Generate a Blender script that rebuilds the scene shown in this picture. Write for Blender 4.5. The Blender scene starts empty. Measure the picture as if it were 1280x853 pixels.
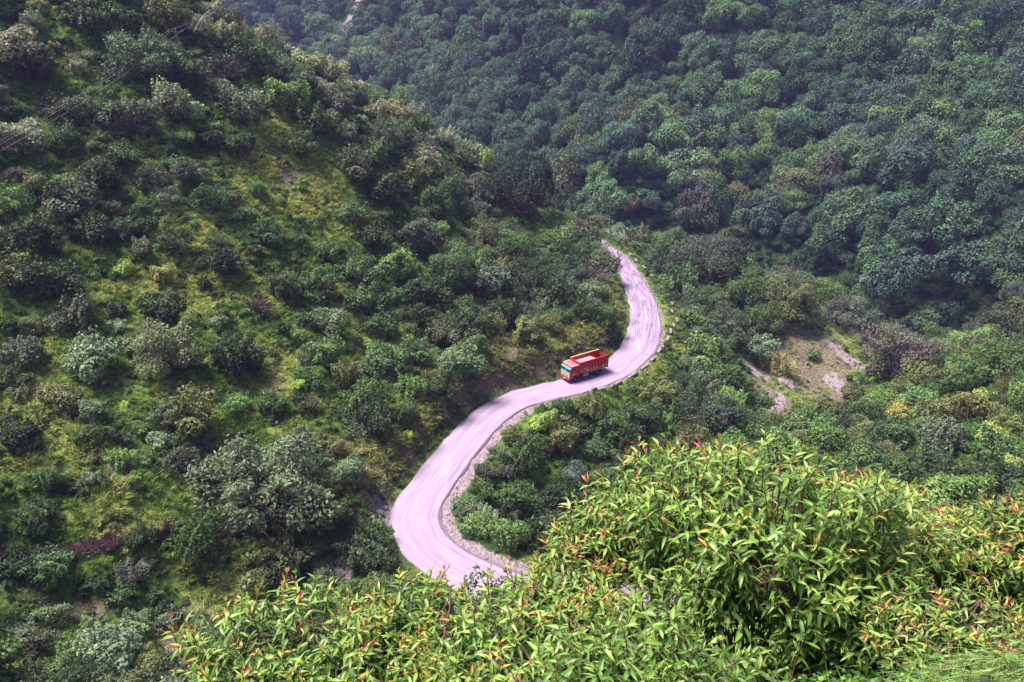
import bpy, bmesh, math, random
import numpy as np
from mathutils import Vector, Matrix
R = math.radians
scene = bpy.context.scene
random.seed(7); rng = np.random.default_rng(7)

# ------------------------------------------------------------ camera, sky, sun, exposure
CAMZ, PITCH, FPX = 56.0, R(24), 1000.0
cd = bpy.data.cameras.new('camera'); cd.lens = 36*FPX/1280; cd.sensor_width = 36; cd.clip_start = .05; cd.clip_end = 5000
cam = bpy.data.objects.new('camera', cd); scene.collection.objects.link(cam)
cam.location = (0, 0, CAMZ); cam.rotation_euler = (R(90)-PITCH, 0, 0); scene.camera = cam

SUN_EL, SUN_AZ = R(66), R(-82)          # azimuth from +Y towards +X of the place the light comes from
world = bpy.data.worlds.new('World'); scene.world = world; world.use_nodes = True
wn = world.node_tree; bg = wn.nodes['Background']
skyt = wn.nodes.new('ShaderNodeTexSky'); skyt.sky_type = 'NISHITA'; skyt.sun_disc = False
skyt.sun_elevation = SUN_EL; skyt.sun_rotation = SUN_AZ
skyt.air_density = 1.3; skyt.dust_density = 2.0
wn.links.new(skyt.outputs[0], bg.inputs[0]); bg.inputs[1].default_value = 0.05
sl = bpy.data.lights.new('sun', 'SUN'); sl.energy = 5.0; sl.angle = R(24); sl.color = (1, .93, .84)
sun = bpy.data.objects.new('sun', sl); scene.collection.objects.link(sun)
sdir = Vector((math.sin(SUN_AZ)*math.cos(SUN_EL), math.cos(SUN_AZ)*math.cos(SUN_EL), math.sin(SUN_EL)))
sun.rotation_euler = sdir.to_track_quat('Z', 'Y').to_euler(); sun.location = (0, 0, 200)
vs = scene.view_settings; vs.view_transform = 'Standard'; vs.look = 'None'; vs.exposure = 1.42; vs.gamma = 1
scene.cycles.volume_bounces = 1; scene.cycles.max_bounces = 6; scene.cycles.diffuse_bounces = 3
scene.cycles.transparent_max_bounces = 6

# ------------------------------------------------------------ helpers
CP, SP = math.cos(PITCH), math.sin(PITCH)
def ray(u, v):
    a, b = (u-640)/FPX, -(v-426.5)/FPX
    return np.array((a, CP+b*SP, -SP+b*CP))
def at_y(u, v, y):                       # point of the view ray at ground distance y
    d = ray(u, v); return np.array((0, 0, CAMZ)) + d*(y/d[1])
def at_d(u, v, depth):
    return np.array((0, 0, CAMZ)) + ray(u, v)*depth
def proj(p):
    p = np.atleast_2d(np.asarray(p, float)); q = p-np.array((0, 0, CAMZ))
    dep = q[:, 1]*CP-q[:, 2]*SP; up = q[:, 1]*SP+q[:, 2]*CP
    return 640+FPX*q[:, 0]/dep, 426.5-FPX*up/dep, dep

def hash3(ix, iy, iz):
    h = (ix.astype(np.int64)*374761393 + iy.astype(np.int64)*668265263 + iz.astype(np.int64)*2147483647) & 0xffffffff
    h = ((h ^ (h >> 13))*1274126177) & 0xffffffff
    return ((h ^ (h >> 16)) & 0xffff)/65535.0
def vnoise(x, y, seed=0):
    x = np.asarray(x, float); y = np.asarray(y, float)
    ix, iy = np.floor(x), np.floor(y); fx, fy = x-ix, y-iy
    fx = fx*fx*(3-2*fx); fy = fy*fy*(3-2*fy); s = np.full(x.shape, seed)
    a, b = hash3(ix, iy, s), hash3(ix+1, iy, s); c, d = hash3(ix, iy+1, s), hash3(ix+1, iy+1, s)
    return (a+(b-a)*fx)*(1-fy)+(c+(d-c)*fx)*fy
def fbm(x, y, oct=4, seed=0):
    t = 0; a = .5; n = 0
    for k in range(oct):
        t = t + a*vnoise(x*2**k, y*2**k, seed+k*17); n += a; a *= .5
    return t/n
def sstep(a, b, x):
    t = np.clip((x-a)/(b-a), 0, 1); return t*t*(3-2*t)

def mesh_np(name, V, quads=None, tris=None, mats=(), smooth=False, fattr=None, fmat=None, vattr=None):
    V = np.asarray(V, np.float32).reshape(-1, 3)
    me = bpy.data.meshes.new(name)
    loops = []; sizes = []
    if quads is not None and len(quads): q = np.asarray(quads, np.int32).reshape(-1, 4); loops.append(q.ravel()); sizes.append(np.full(len(q), 4))
    if tris is not None and len(tris): t = np.asarray(tris, np.int32).reshape(-1, 3); loops.append(t.ravel()); sizes.append(np.full(len(t), 3))
    L = np.concatenate(loops); S = np.concatenate(sizes)
    me.vertices.add(len(V)); me.vertices.foreach_set('co', V.ravel())
    me.loops.add(len(L)); me.loops.foreach_set('vertex_index', L)
    me.polygons.add(len(S)); me.polygons.foreach_set('loop_start', np.concatenate(([0], np.cumsum(S)[:-1])).astype(np.int32))
    for m in mats: me.materials.append(m)
    if fmat is not None: me.polygons.foreach_set('material_index', np.asarray(fmat, np.int32))
    me.polygons.foreach_set('use_smooth', np.full(len(S), smooth))
    for k, a in (fattr or {}).items():
        at = me.attributes.new(k, 'FLOAT', 'FACE'); at.data.foreach_set('value', np.asarray(a, np.float32))
    for k, a in (vattr or {}).items():
        at = me.attributes.new(k, 'FLOAT', 'POINT'); at.data.foreach_set('value', np.asarray(a, np.float32))
    me.update(calc_edges=True); me.validate()
    return me
def link(name, data, parent=None, loc=None, **props):
    o = bpy.data.objects.new(name, data); scene.collection.objects.link(o)
    if parent is not None: o.parent = parent
    if loc is not None: o.location = loc
    for k, v in props.items(): o[k] = v
    return o
def thing(name, label, cat, loc=(0, 0, 0), rot=(0, 0, 0), group=None, data=None):
    o = link(name, data, None, loc, label=label, category=cat); o.rotation_euler = rot
    if group: o['group'] = group
    return o

class NT:
    def __init__(s, name):
        s.m = bpy.data.materials.new(name); s.m.use_nodes = True; s.t = s.m.node_tree; s.n = s.t.nodes; s.l = s.t.links
        s.p = s.n['Principled BSDF']; s.out = s.n['Material Output']
        s.p.inputs['Roughness'].default_value = .8; s.p.inputs['Specular IOR Level'].default_value = .2
    def new(s, t, **kw):
        n = s.n.new(t)
        for k, v in kw.items(): setattr(n, k, v)
        return n
    def attr(s, name, kind='GEOMETRY'):
        n = s.new('ShaderNodeAttribute', attribute_name=name, attribute_type=kind); return n.outputs['Fac']
    def noise(s, scale, detail=4, vec=None, rough=.55, dist=0):
        n = s.new('ShaderNodeTexNoise'); n.inputs['Scale'].default_value = scale; n.inputs['Detail'].default_value = detail
        n.inputs['Roughness'].default_value = rough; n.inputs['Distortion'].default_value = dist
        if vec is None: vec = s.pos()
        s.l.new(vec, n.inputs['Vector']); return n.outputs['Fac']
    def pos(s):
        return s.new('ShaderNodeNewGeometry').outputs['Position']
    def ramp(s, fac, stops):
        n = s.new('ShaderNodeValToRGB'); e = n.color_ramp.elements
        while len(e) < len(stops): e.new(.5)
        for el, (p, c) in zip(e, stops): el.position = p; el.color = (*c, 1) if len(c) == 3 else c
        s.l.new(fac, n.inputs[0]); return n.outputs[0]
    def step(s, fac, a, b):
        n = s.new('ShaderNodeMapRange'); n.interpolation_type = 'SMOOTHSTEP'
        n.inputs['From Min'].default_value = a; n.inputs['From Max'].default_value = b; s.l.new(fac, n.inputs[0]); return n.outputs[0]
    def math(s, op, a, b=0.):
        n = s.new('ShaderNodeMath', operation=op)
        for i, x in enumerate((a, b)):
            if isinstance(x, (int, float)): n.inputs[i].default_value = x
            else: s.l.new(x, n.inputs[i])
        return n.outputs[0]
    def mix(s, fac, a, b, mode='MIX'):
        n = s.new('ShaderNodeMix', data_type='RGBA', blend_type=mode)
        for i, x in ((0, fac), (6, a), (7, b)):
            if isinstance(x, (int, float)): n.inputs[i].default_value = x
            elif isinstance(x, tuple): n.inputs[i].default_value = (*x, 1)
            else: s.l.new(x, n.inputs[i])
        return n.outputs[2]
    def col(s, c):
        if isinstance(c, tuple): s.p.inputs['Base Color'].default_value = (*c, 1)
        else: s.l.new(c, s.p.inputs['Base Color'])
    def bump(s, h, strength=.5, dist=.1):
        n = s.new('ShaderNodeBump'); n.inputs['Strength'].default_value = strength; n.inputs['Distance'].default_value = dist
        s.l.new(h, n.inputs['Height']); s.l.new(n.outputs[0], s.p.inputs['Normal'])
def plain(name, c, rough=.8, spec=.2, metal=0, var=.15, scale=8):
    m = NT(name); n = m.noise(scale, 4)
    a = tuple(x*(1-var) for x in c); b = tuple(min(1, x*(1+var)) for x in c)
    m.col(m.mix(n, a, b)); m.p.inputs['Roughness'].default_value = rough; m.p.inputs['Specular IOR Level'].default_value = spec
    m.p.inputs['Metallic'].default_value = metal; return m.m

# ------------------------------------------------------------ the road's line
RD = [(640,205),(690,236),(712,268),(724,287),(748,305),(775,324),(792,352),(803,378),(807,402),(801,430),(777,457),(740,476),(690,489),(645,500),(608,524),(575,560),(545,600),(520,638),(523,668),(554,700),(602,724),(665,746),(770,765),(900,775)]
RP = np.array([at_y(u, v, 56/-(ray(u, v)[2]/ray(u, v)[1]))[:2] if v > 260 else (0, 0) for u, v in RD])
RP[2] = (11, 205); RP[1] = (-2, 222); RP[0] = (-22, 236)
def catmull(P, step=.8):
    out = []
    for i in range(len(P)-1):
        p0, p1, p2, p3 = P[max(i-1, 0)], P[i], P[i+1], P[min(i+2, len(P)-1)]
        n = max(3, int(np.linalg.norm(p2-p1)/step))
        for k in range(n):
            t = k/n
            out.append(.5*((2*p1)+(-p0+p2)*t+(2*p0-5*p1+4*p2-p3)*t*t+(-p0+3*p1-3*p2+p3)*t**3))
    out.append(P[-1]); return np.array(out)
RC = catmull(RP, 1.0)
for _ in range(6): RC[1:-1] = .25*RC[:-2]+.5*RC[1:-1]+.25*RC[2:]
seg = np.linalg.norm(np.diff(RC, axis=0), axis=1); RS = np.concatenate(([0], np.cumsum(seg)))
RT = np.gradient(RC, axis=0); RT /= np.linalg.norm(RT, axis=1)[:, None]
RN = np.stack((RT[:, 1], -RT[:, 0]), 1)          # to the right when driving from the far end towards us = hill side
_w = proj(np.c_[RC, np.zeros(len(RC))])
RHW = 2.68+.2*sstep(90, 70, RC[:, 1])+.3*np.exp(-((RC[:, 1]-125)/12)**2)-.75*sstep(140, 170, RC[:, 1])   # half width
ROADZ = 0.0
def road_dist(x, y):
    """distance to the centre line, signed side (+ = hill side), index"""
    x = np.asarray(x, float); y = np.asarray(y, float); sh = x.shape; x = x.ravel(); y = y.ravel()
    d = np.full(x.shape, 1e9); idx = np.zeros(x.shape, int)
    near = (y > 40) & (y < 260) & (np.abs(x) < 90)
    xi, yi = x[near], y[near]
    if len(xi):
        dd = np.empty(len(xi)); ii = np.empty(len(xi), int)
        for s in range(0, len(xi), 20000):
            D = (xi[s:s+20000, None]-RC[None, :, 0])**2+(yi[s:s+20000, None]-RC[None, :, 1])**2
            j = D.argmin(1); ii[s:s+20000] = j; dd[s:s+20000] = np.sqrt(D[np.arange(len(j)), j])
        d[near] = dd; idx[near] = ii
    side = (x-RC[idx, 0])*RN[idx, 0]+(y-RC[idx, 1])*RN[idx, 1]
    return d.reshape(sh), np.sign(side).reshape(sh), idx.reshape(sh)

# ------------------------------------------------------------ terrain: heights by thin plate spline through surveyed points
CTRL = []
def c_uv(*pts):
    for u, v, y in pts: CTRL.append(tuple(at_y(u, v, y)))
def c_w(*pts):
    for p in pts: CTRL.append(p)
# left hill: crest and face
c_uv((270,28,150),(350,75,158),(430,108,166),(500,150,174),(560,190,180),(620,228,188),(690,272,196),
     (0,600,66),(0,450,82),(0,300,98),(0,150,116),(0,20,130),(150,600,70),(150,450,88),(150,300,106),(150,150,124),(150,20,140),
     (300,600,76),(300,450,93),(300,300,113),(300,150,134),(430,600,78),(430,450,100),(430,300,124),(450,190,146),(560,440,112),(560,300,140),(620,350,138),(600,400,126),
     (620,270,170),(680,330,160),(740,345,152),(750,385,140),(690,400,126),
     (100,700,61),(0,800,53),(100,840,49),(300,700,66),(300,840,51),(420,760,60),(430,700,70))
c_w((-95,140,76),(-100,175,82),(-60,190,32),(-30,210,14),(5,222,-8),(-120,100,75),(-130,60,60),(-75,48,14),(-60,40,24),(-32,62,0),(-24,66,-2))
# valley behind the spur and far mountain
c_w((30,240,-40),(0,265,-38),(-60,300,-30),(70,215,-46),(110,185,-46),(130,150,-42),(-120,330,-5),(50,225,-40))
c_uv((900,300,245),(900,200,275),(900,100,310),(900,0,350),(900,-100,400),(750,250,262),(750,200,285),(750,100,330),(750,0,375),(1050,300,228),(1050,200,255),(1050,100,292),(1050,0,335),
     (1130,350,205),(1230,300,200),(1230,395,178),(1280,350,182),(1280,200,228),(1280,100,268),(1280,0,318),(600,150,345),(600,100,375),(600,0,430),(450,60,470),(450,0,500),(350,0,560),(400,-60,600),(1100,-100,380),(1280,-100,370),(800,-200,470),(600,-200,520))
# right of the road
for v, u, y in ((600,650,91),(640,700,86),(560,750,101),(650,622,79),(700,660,78),(600,800,95),(520,850,108),(480,850,118),(470,900,127),(540,950,114),(520,965,120),
                (460,1000,142),(400,1060,158),(380,1000,166),(375,890,155),(340,850,172),(500,1100,130),(520,1050,122),(450,1130,160),(440,1130,178),(560,1000,100),(560,1150,95),(500,1160,120),
                (560,1280,85),(470,1280,110),(430,1280,122),(600,1000,92),(640,900,85),(620,1280,74),(680,1100,72),(300,790,188)):
    c_uv((u, v, y))
c_w((30,66,-6),(25,58,6),(45,60,8),(60,50,16),(90,60,18))
# our own hillside
c_w((0,0,54.4),(0,-15,56),(0,-60,66),(-3,0,54),(3,0,54.6),(0,1.5,53.6),(0,3,51.6),(0,4.5,50),(-2,3,50.2),(-4,2,50.5),(-5,5,45),(0,7,46.5),(2.2,2.4,53.2),(3.4,4.4,51.9),(4.8,6,51),(7,8,48),(3,3.2,52.6),
    (0,10,43),(0,20,31),(0,30,19.5),(0,42,9),(0,54,3),(-15,10,36),(-12,20,27),(-20,35,11),(-12,50,3),(-30,30,16),(15,15,38),(15,30,24),(30,30,26),(20,45,12),(15,54,4),(35,45,17),
    (-40,5,42),(40,5,46),(70,20,40),(100,30,38),(-80,0,52),(-80,-60,80),(80,-60,80),(130,90,10),(170,120,14),(170,60,40),(200,180,20))
c_w((0,900,230),(350,800,230),(-400,800,150),(450,400,140),(450,150,60),(-350,300,90),(-350,50,120),(-200,150,110),(-300,-100,140),(350,-100,120),(-200,550,60),(1000,500,200),(-1000,500,200),(0,1500,300),(1200,-300,200),(-1200,-300,200),(0,-800,200),(1300,1500,300),(-1300,1500,300))
# road shelf: a bank on the hill side, a drop on the other
_, _, _ = 0, 0, 0
for i in range(0, len(RC), 7):
    c_w((RC[i,0], RC[i,1], 0.0))
    if RC[i,1] < 185 and not (RC[i,1] < 76):
        hb = 5.0 if RC[i,1] > 95 else 4.5
        if 128 < RC[i,1] < 165: hb = 3.5
        p = RC[i]+RN[i]*8.5; c_w((p[0], p[1], hb))
    if RC[i,0] < 32 and i < len(RC)-10 and not (105 < RC[i,1] < 110 and RC[i,0] < 0):
        p = RC[i]-RN[i]*9
        d, _s, _i = road_dist(np.array([p[0]]), np.array([p[1]]))
        if d[0] > 7: c_w((p[0], p[1], -3.5))
CT = np.array(CTRL)
def warp(x, y):  # ease the enormous scale differences near the camera
    return x, y
def tps_fit(P, lam=.6):
    n = len(P); d2 = ((P[:, None, :2]-P[None, :, :2])**2).sum(2)
    K = .5*d2*np.log(d2+1e-9); rr = np.hypot(P[:, 0], P[:, 1])
    K[np.arange(n), np.arange(n)] += lam*np.where(rr < 12, .02, 1)*np.clip(rr/60, 1, 30)*8
    A = np.zeros((n+3, n+3)); A[:n, :n] = K; A[:n, n] = 1; A[:n, n+1:] = P[:, :2]; A[n, :n] = 1; A[n+1:, :n] = P[:, :2].T
    return np.linalg.solve(A, np.concatenate((P[:, 2], [0, 0, 0])))
TW = tps_fit(CT)
def tps(x, y):
    x = np.asarray(x, float); y = np.asarray(y, float); sh = x.shape; x = x.ravel(); y = y.ravel(); out = np.empty(len(x))
    n = len(CT)
    for s in range(0, len(x), 8000):
        d2 = (x[s:s+8000, None]-CT[None, :, 0])**2+(y[s:s+8000, None]-CT[None, :, 1])**2
        out[s:s+8000] = (.5*d2*np.log(d2+1e-9))@TW[:n]+TW[n]+TW[n+1]*x[s:s+8000]+TW[n+2]*y[s:s+8000]
    return out.reshape(sh)
def axis(segs):
    out = []
    for a, b, st in segs: out.append(np.arange(a, b-1e-6, st))
    out.append([segs[-1][1]]); return np.concatenate(out)
GX = axis([(-1500,-400,60),(-400,-140,8),(-140,-70,2.2),(-70,-8,.9),(-8,8,.45),(8,75,.9),(75,150,2.2),(150,400,6),(400,1500,60)])
GY = axis([(-900,-60,60),(-60,-6,6),(-6,10,.4),(10,45,1.5),(45,150,.85),(150,215,1.3),(215,400,3.5),(400,700,9),(700,1700,60)])
MX, MY = np.meshgrid(GX, GY)
MZ = tps(MX, MY)
dist = np.hypot(MX, MY)
amp = sstep(8, 60, dist)
RDD, RSIDE, RIDX = road_dist(MX, MY)
hw = RHW[RIDX]
rough = (fbm(MX/14, MY/14, 4, 3)-.5)*5.0+(fbm(MX/3.2, MY/3.2, 3, 9)-.5)*1.6
far = sstep(215, 300, MY)
rough = rough*(1+1.6*far)+(fbm(MX/55, MY/55, 3, 5)-.5)*26*far*sstep(1400, 500, dist)
# terraces (old field ledges) on the lower left slope
terr = sstep(-15, -30, MX)*sstep(48, 60, MY)*sstep(110, 95, MY)
MZ = MZ + rough*amp*sstep(3.5, 14, RDD-hw)
ph = MZ/3.4+.3*np.sin(MX/9); MZ = MZ + terr*.55*(-np.sin(2*math.pi*ph)/(2*math.pi))*3.4
# cut the road into the slope
gut = hw+.9
k = np.where(RSIDE > 0, sstep(0, 2.3, RDD-gut), sstep(0, 5.0, RDD-hw-1.2-1.8*(RC[RIDX, 1] < 104)))
base = ROADZ-.10-.28*np.exp(-((RDD-hw-.6)/.35)**2)*(RSIDE > 0)+(fbm(MX/1.1, MY/1.1, 2, 4)-.5)*.25*sstep(.1, 1, RDD-hw)
MZ = base*(1-k)+MZ*k
dx = np.gradient(MZ, axis=1)/np.gradient(MX, axis=1); dy = np.gradient(MZ, axis=0)/np.gradient(MY, axis=0)
SLOPE = np.hypot(dx, dy)
def H(x, y):
    x = np.asarray(x, float); y = np.asarray(y, float)
    i = np.clip(np.searchsorted(GX, x)-1, 0, len(GX)-2); j = np.clip(np.searchsorted(GY, y)-1, 0, len(GY)-2)
    fx = np.clip((x-GX[i])/(GX[i+1]-GX[i]), 0, 1); fy = np.clip((y-GY[j])/(GY[j+1]-GY[j]), 0, 1)
    return (MZ[j, i]*(1-fx)+MZ[j, i+1]*fx)*(1-fy)+(MZ[j+1, i]*(1-fx)+MZ[j+1, i+1]*fx)*fy
def hit(u, v, lift=0., tmin=25., tmax=900.):
    """where the sight line through a photo point meets the ground (lift above it)"""
    d = ray(u, v); t = tmin*1.006**np.arange(0, 620); t = t[t < tmax]
    P = np.array((0, 0, CAMZ))+t[:, None]*d[None, :]
    g = P[:, 2]-(H(P[:, 0], P[:, 1])+lift); b = np.where(g < 0)[0]
    if not len(b): return None
    i = b[0]
    if i == 0: return P[0]
    f = g[i-1]/(g[i-1]-g[i]); q = P[i-1]*(1-f)+P[i]*f; q[2] = H(q[0], q[1]); return q
# ------------------------------------------------------------ ground sheet
def blob(u, v, ru, rv, ang=0, soft=.35, sd=1):
    """soft patch on the ground whose middle and extent are read off the photograph, laid out in ground metres"""
    c = hit(u, v, 0); 
    if c is None: return 0
    a, b = hit(u+ru, v+ru*math.tan(R(ang)), 0), hit(u, v+rv, 0)
    ra = max(np.hypot(*(a-c)[:2]), .5) if a is not None else 5; rb = max(np.hypot(*(b-c)[:2]), .5) if b is not None else 5
    ra, rb = min(ra, 40), min(rb, 40)
    ax = (a-c)[:2]/ra if a is not None else np.array((1, 0))
    X = (MX-c[0])*ax[0]+(MY-c[1])*ax[1]; Y = -(MX-c[0])*ax[1]+(MY-c[1])*ax[0]
    e = np.hypot(X/ra, Y/rb)+(fbm(MX/2.2, MY/2.2, 4, sd)-.5)*1.0
    return sstep(1+soft, 1-soft, e)
def bare(x, y):      # the eroded knoll below the far bend
    x = np.asarray(x, float); y = np.asarray(y, float); u, v, _d = proj(np.c_[x.ravel(), y.ravel(), H(x, y).ravel()]); u = u.reshape(x.shape); v = v.reshape(x.shape)
    e = np.hypot((u-1008)/80, (v-468-(u-1008)*-.25)/60)+(fbm(x/4, y/4, 3, 15)-.5)*.5
    return sstep(1.1, .85, e)*(y > 95)*(y < 180)
BARE = bare(MX, MY)
earth = np.zeros_like(MX); gravel = np.zeros_like(MX); straw = np.zeros_like(MX)
for a in ((640,430,70,26,-25),(560,470,20,30),(460,570,26,26,-60),(440,600,16,24),(480,560,25,25,-50),(620,400,40,14,-28),(215,800,40,20),(250,770,20,14),(150,590,14,20),(360,220,14,10),(345,480,16,16),(990,450,36,22),(1060,410,16,40),(1022,480,46,40),(1035,440,30,30),(968,505,24,30),(90,75,10,14),(115,760,30,12),(40,760,24,12)):
    earth = np.maximum(earth, blob(*a[:4], ang=a[4] if len(a) > 4 else 0))
for a in ((964,508,9,18),(985,478,4,13),(975,495,4,12),(1066,410,4,30),(1056,445,6,20),(1045,480,9,10),(944,462,4,12),(205,790,16,4),(430,715,3,12),(1035,475,6,5)):
    gravel = np.maximum(gravel, blob(*a[:4], soft=.5))
verge = sstep(2.1, .6, RDD-hw)*(RSIDE < 0)*(RC[RIDX, 1] < 104)*sstep(40, 50, MY)
verge2 = sstep(1.4, .5, RDD-hw)*(RSIDE < 0)*sstep(40, 50, MY)*.45
pull = blob(480, 645, 22, 14)*(RSIDE > 0)
earth = np.maximum(earth, BARE*.55*sstep(.3, .6, fbm(MX/3, MY/3, 3, 8))); gravel = np.maximum.reduce([gravel, verge, verge2, pull])
scar = blob(432, 40, 10, 32)*(MY > 300)
gravel = np.maximum(gravel, scar)
straw = np.maximum.reduce([BARE*.7]+[blob(*a) for a in ((370,190,60,34,35),(430,230,30,20),(230,380,60,90),(140,400,60,70),(330,220,50,60),(420,260,40,40),(60,480,60,40),(300,520,60,50),(430,420,40,60),(130,650,70,40),(300,760,60,30),(400,200,60,50),(300,380,60,30),(560,215,30,14,30),(250,300,40,30),(350,470,50,40),(190,480,40,30),(60,560,70,40),(200,620,60,30),(1010,470,50,50),(830,400,10,60),(110,300,30,30),(500,500,30,50),(480,560,30,30),(740,440,30,20))])
bank = sstep(.35, .9, SLOPE)*sstep(12, 3, RDD-hw)*(RSIDE > 0)*(MY > 50)
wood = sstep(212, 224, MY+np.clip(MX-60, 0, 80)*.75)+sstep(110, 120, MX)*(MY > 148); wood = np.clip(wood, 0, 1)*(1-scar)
nx, ny = len(GX), len(GY)
ii = np.arange((nx)*(ny)).reshape(ny, nx)
Q = np.stack((ii[:-1, :-1], ii[:-1, 1:], ii[1:, 1:], ii[1:, :-1]), -1).reshape(-1, 4)

g = NT('hillside_ground')
pos = g.pos(); n1 = g.noise(.09, 5, pos); n2 = g.noise(.6, 6, pos, .65); n3 = g.noise(3.5, 6, pos, .7); n4 = g.noise(.25, 4, pos, .6, .6)
grass = g.ramp(n2, [(.3, (.030, .048, .012)), (.45, (.06, .11, .02)), (.58, (.11, .165, .03)), (.72, (.17, .20, .05))])
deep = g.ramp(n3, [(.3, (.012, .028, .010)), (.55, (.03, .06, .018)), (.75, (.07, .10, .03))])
strawc = g.ramp(n3, [(.3, (.06, .11, .02)), (.5, (.15, .20, .035)), (.7, (.27, .28, .075))])
earthc = g.ramp(n3, [(.3, (.06, .042, .038)), (.5, (.15, .11, .09)), (.72, (.28, .22, .18))])
gravc = g.ramp(n3, [(.3, (.12, .09, .11)), (.5, (.25, .19, .23)), (.7, (.40, .32, .37))])
vor = g.new('ShaderNodeTexVoronoi'); vor.inputs['Scale'].default_value = 2.2; g.l.new(pos, vor.inputs['Vector'])
c = g.mix(g.step(n4, .38, .58), deep, grass)
c = g.mix(g.math('MULTIPLY', g.attr('straw'), g.step(n2, .25, .6)), c, strawc)
c = g.mix(g.math('MULTIPLY', g.step(n1, .62, .72), .5), c, earthc)
c = g.mix(g.math('MULTIPLY', g.attr('bank'), g.step(n2, .36, .55)), c, earthc)
c = g.mix(g.math('MULTIPLY', g.attr('earth'), g.step(n3, .25, .5)), c, earthc)
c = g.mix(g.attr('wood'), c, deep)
c = g.mix(g.step(g.math('ADD', g.math('MULTIPLY', g.attr('gravel'), 1.3), g.math('MULTIPLY', g.math('SUBTRACT', n3, .5), 1.2)), .35, .75), c, gravc)
g.col(c); g.p.inputs['Roughness'].default_value = .95
g.bump(g.math('ADD', g.math('ADD', n3, g.math('MULTIPLY', n2, 2.)), g.math('MULTIPLY', vor.outputs['Distance'], .6)), .9, .35)
me = mesh_np('ground', np.stack((MX, MY, MZ), -1), quads=Q, mats=[g.m], smooth=True,
             vattr=dict(earth=earth.ravel(), gravel=gravel.ravel(), straw=straw.ravel(), bank=bank.ravel(), wood=wood.ravel()))
link('ground', me, kind='structure')

# ------------------------------------------------------------ road surface: a strip with worn edges and a real edge step
na = 15; prof = np.linspace(-1, 1, na)
V = []; AC = []; AL = []
for i in range(len(RC)):
    hwv = RHW[i]
    for a in prof:
        w = a*hwv
        if abs(a) == 1: w += (vnoise(RS[i]/1.6, 3+a*9, 5)-.5)*.5
        p = RC[i]-RN[i]*w
        z = ROADZ+.07*(1-a*a)+.02*vnoise(RS[i]/2, a*3, 8)
        V.append((p[0], p[1], z)); AC.append(w); AL.append(RS[i])
V = np.array(V).reshape(len(RC), na, 3)
skL = V[:, :1]+np.array((0, 0, -.3)); skR = V[:, -1:]+np.array((0, 0, -.3))
V = np.concatenate((skL, V, skR), 1); AC = np.array(AC).reshape(len(RC), na); AC = np.concatenate((AC[:, :1], AC, AC[:, -1:]), 1)
AL = np.repeat(RS[:, None], na+2, 1)
ii = np.arange(V.shape[0]*V.shape[1]).reshape(V.shape[:2])
Qr = np.stack((ii[:-1, :-1], ii[1:, :-1], ii[1:, 1:], ii[:-1, 1:]), -1).reshape(-1, 4)
r = NT('road_surface')
comb = r.new('ShaderNodeCombineXYZ'); ac, al = r.attr('across'), r.attr('along')
r.l.new(ac, comb.inputs[0]); r.l.new(r.math('MULTIPLY', al, .07), comb.inputs[1])
streak = r.noise(1.7, 5, comb.outputs[0], .6); fine = r.noise(7, 5, None, .7); mid = r.noise(.45, 5, None, .6, .8)
wavy = r.math('ADD', ac, r.math('MULTIPLY', r.math('SUBTRACT', r.noise(.12, 4, None), .5), 2.2))
base_c = r.ramp(streak, [(.25, (.19, .145, .22)), (.5, (.26, .185, .29)), (.75, (.36, .27, .39))])
base_c = r.mix(r.math('MULTIPLY', r.step(fine, .55, .75), .35), base_c, (.22, .165, .24))
pt = r.noise(.9, 6, None, .75, .4); base_c = r.mix(r.math('MULTIPLY', r.step(pt, .58, .62), .30), base_c, (.21, .15, .23)); base_c = r.mix(r.math('MULTIPLY', r.step(pt, .40, .35), .35), base_c, (.42, .34, .42))
base_c = r.mix(r.math('MULTIPLY', r.step(mid, .6, .72), .25), base_c, (.20, .15, .22))
def line(center, w, amt, cc):
    global base_c
    d = r.math('ABSOLUTE', r.math('SUBTRACT', wavy, center))
    d = r.math('ADD', d, r.math('MULTIPLY', r.math('SUBTRACT', fine, .5), w*1.5))
    base_c = r.mix(r.math('MULTIPLY', r.step(d, w, w*.3), amt), base_c, cc)
line(-1.35, .30, .18, (.22, .165, .25)); line(.95, .30, .18, (.22, .165, .25)); line(1.5, .11, .5, (.15, .10, .16)); line(-.9, .07, .15, (.19, .14, .21)); line(.3, .05, .12, (.19, .14, .21))
dedge = r.math('ABSOLUTE', r.math('SUBTRACT', ac, 2.6)); dedge = r.math('ADD', dedge, r.math('MULTIPLY', r.math('SUBTRACT', fine, .5), .3))
nearb = r.step(al, 138, 150)
base_c = r.mix(r.math('MULTIPLY', r.math('MULTIPLY', r.step(dedge, .24, .08), nearb), .75), base_c, (.07, .045, .07))
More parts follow.
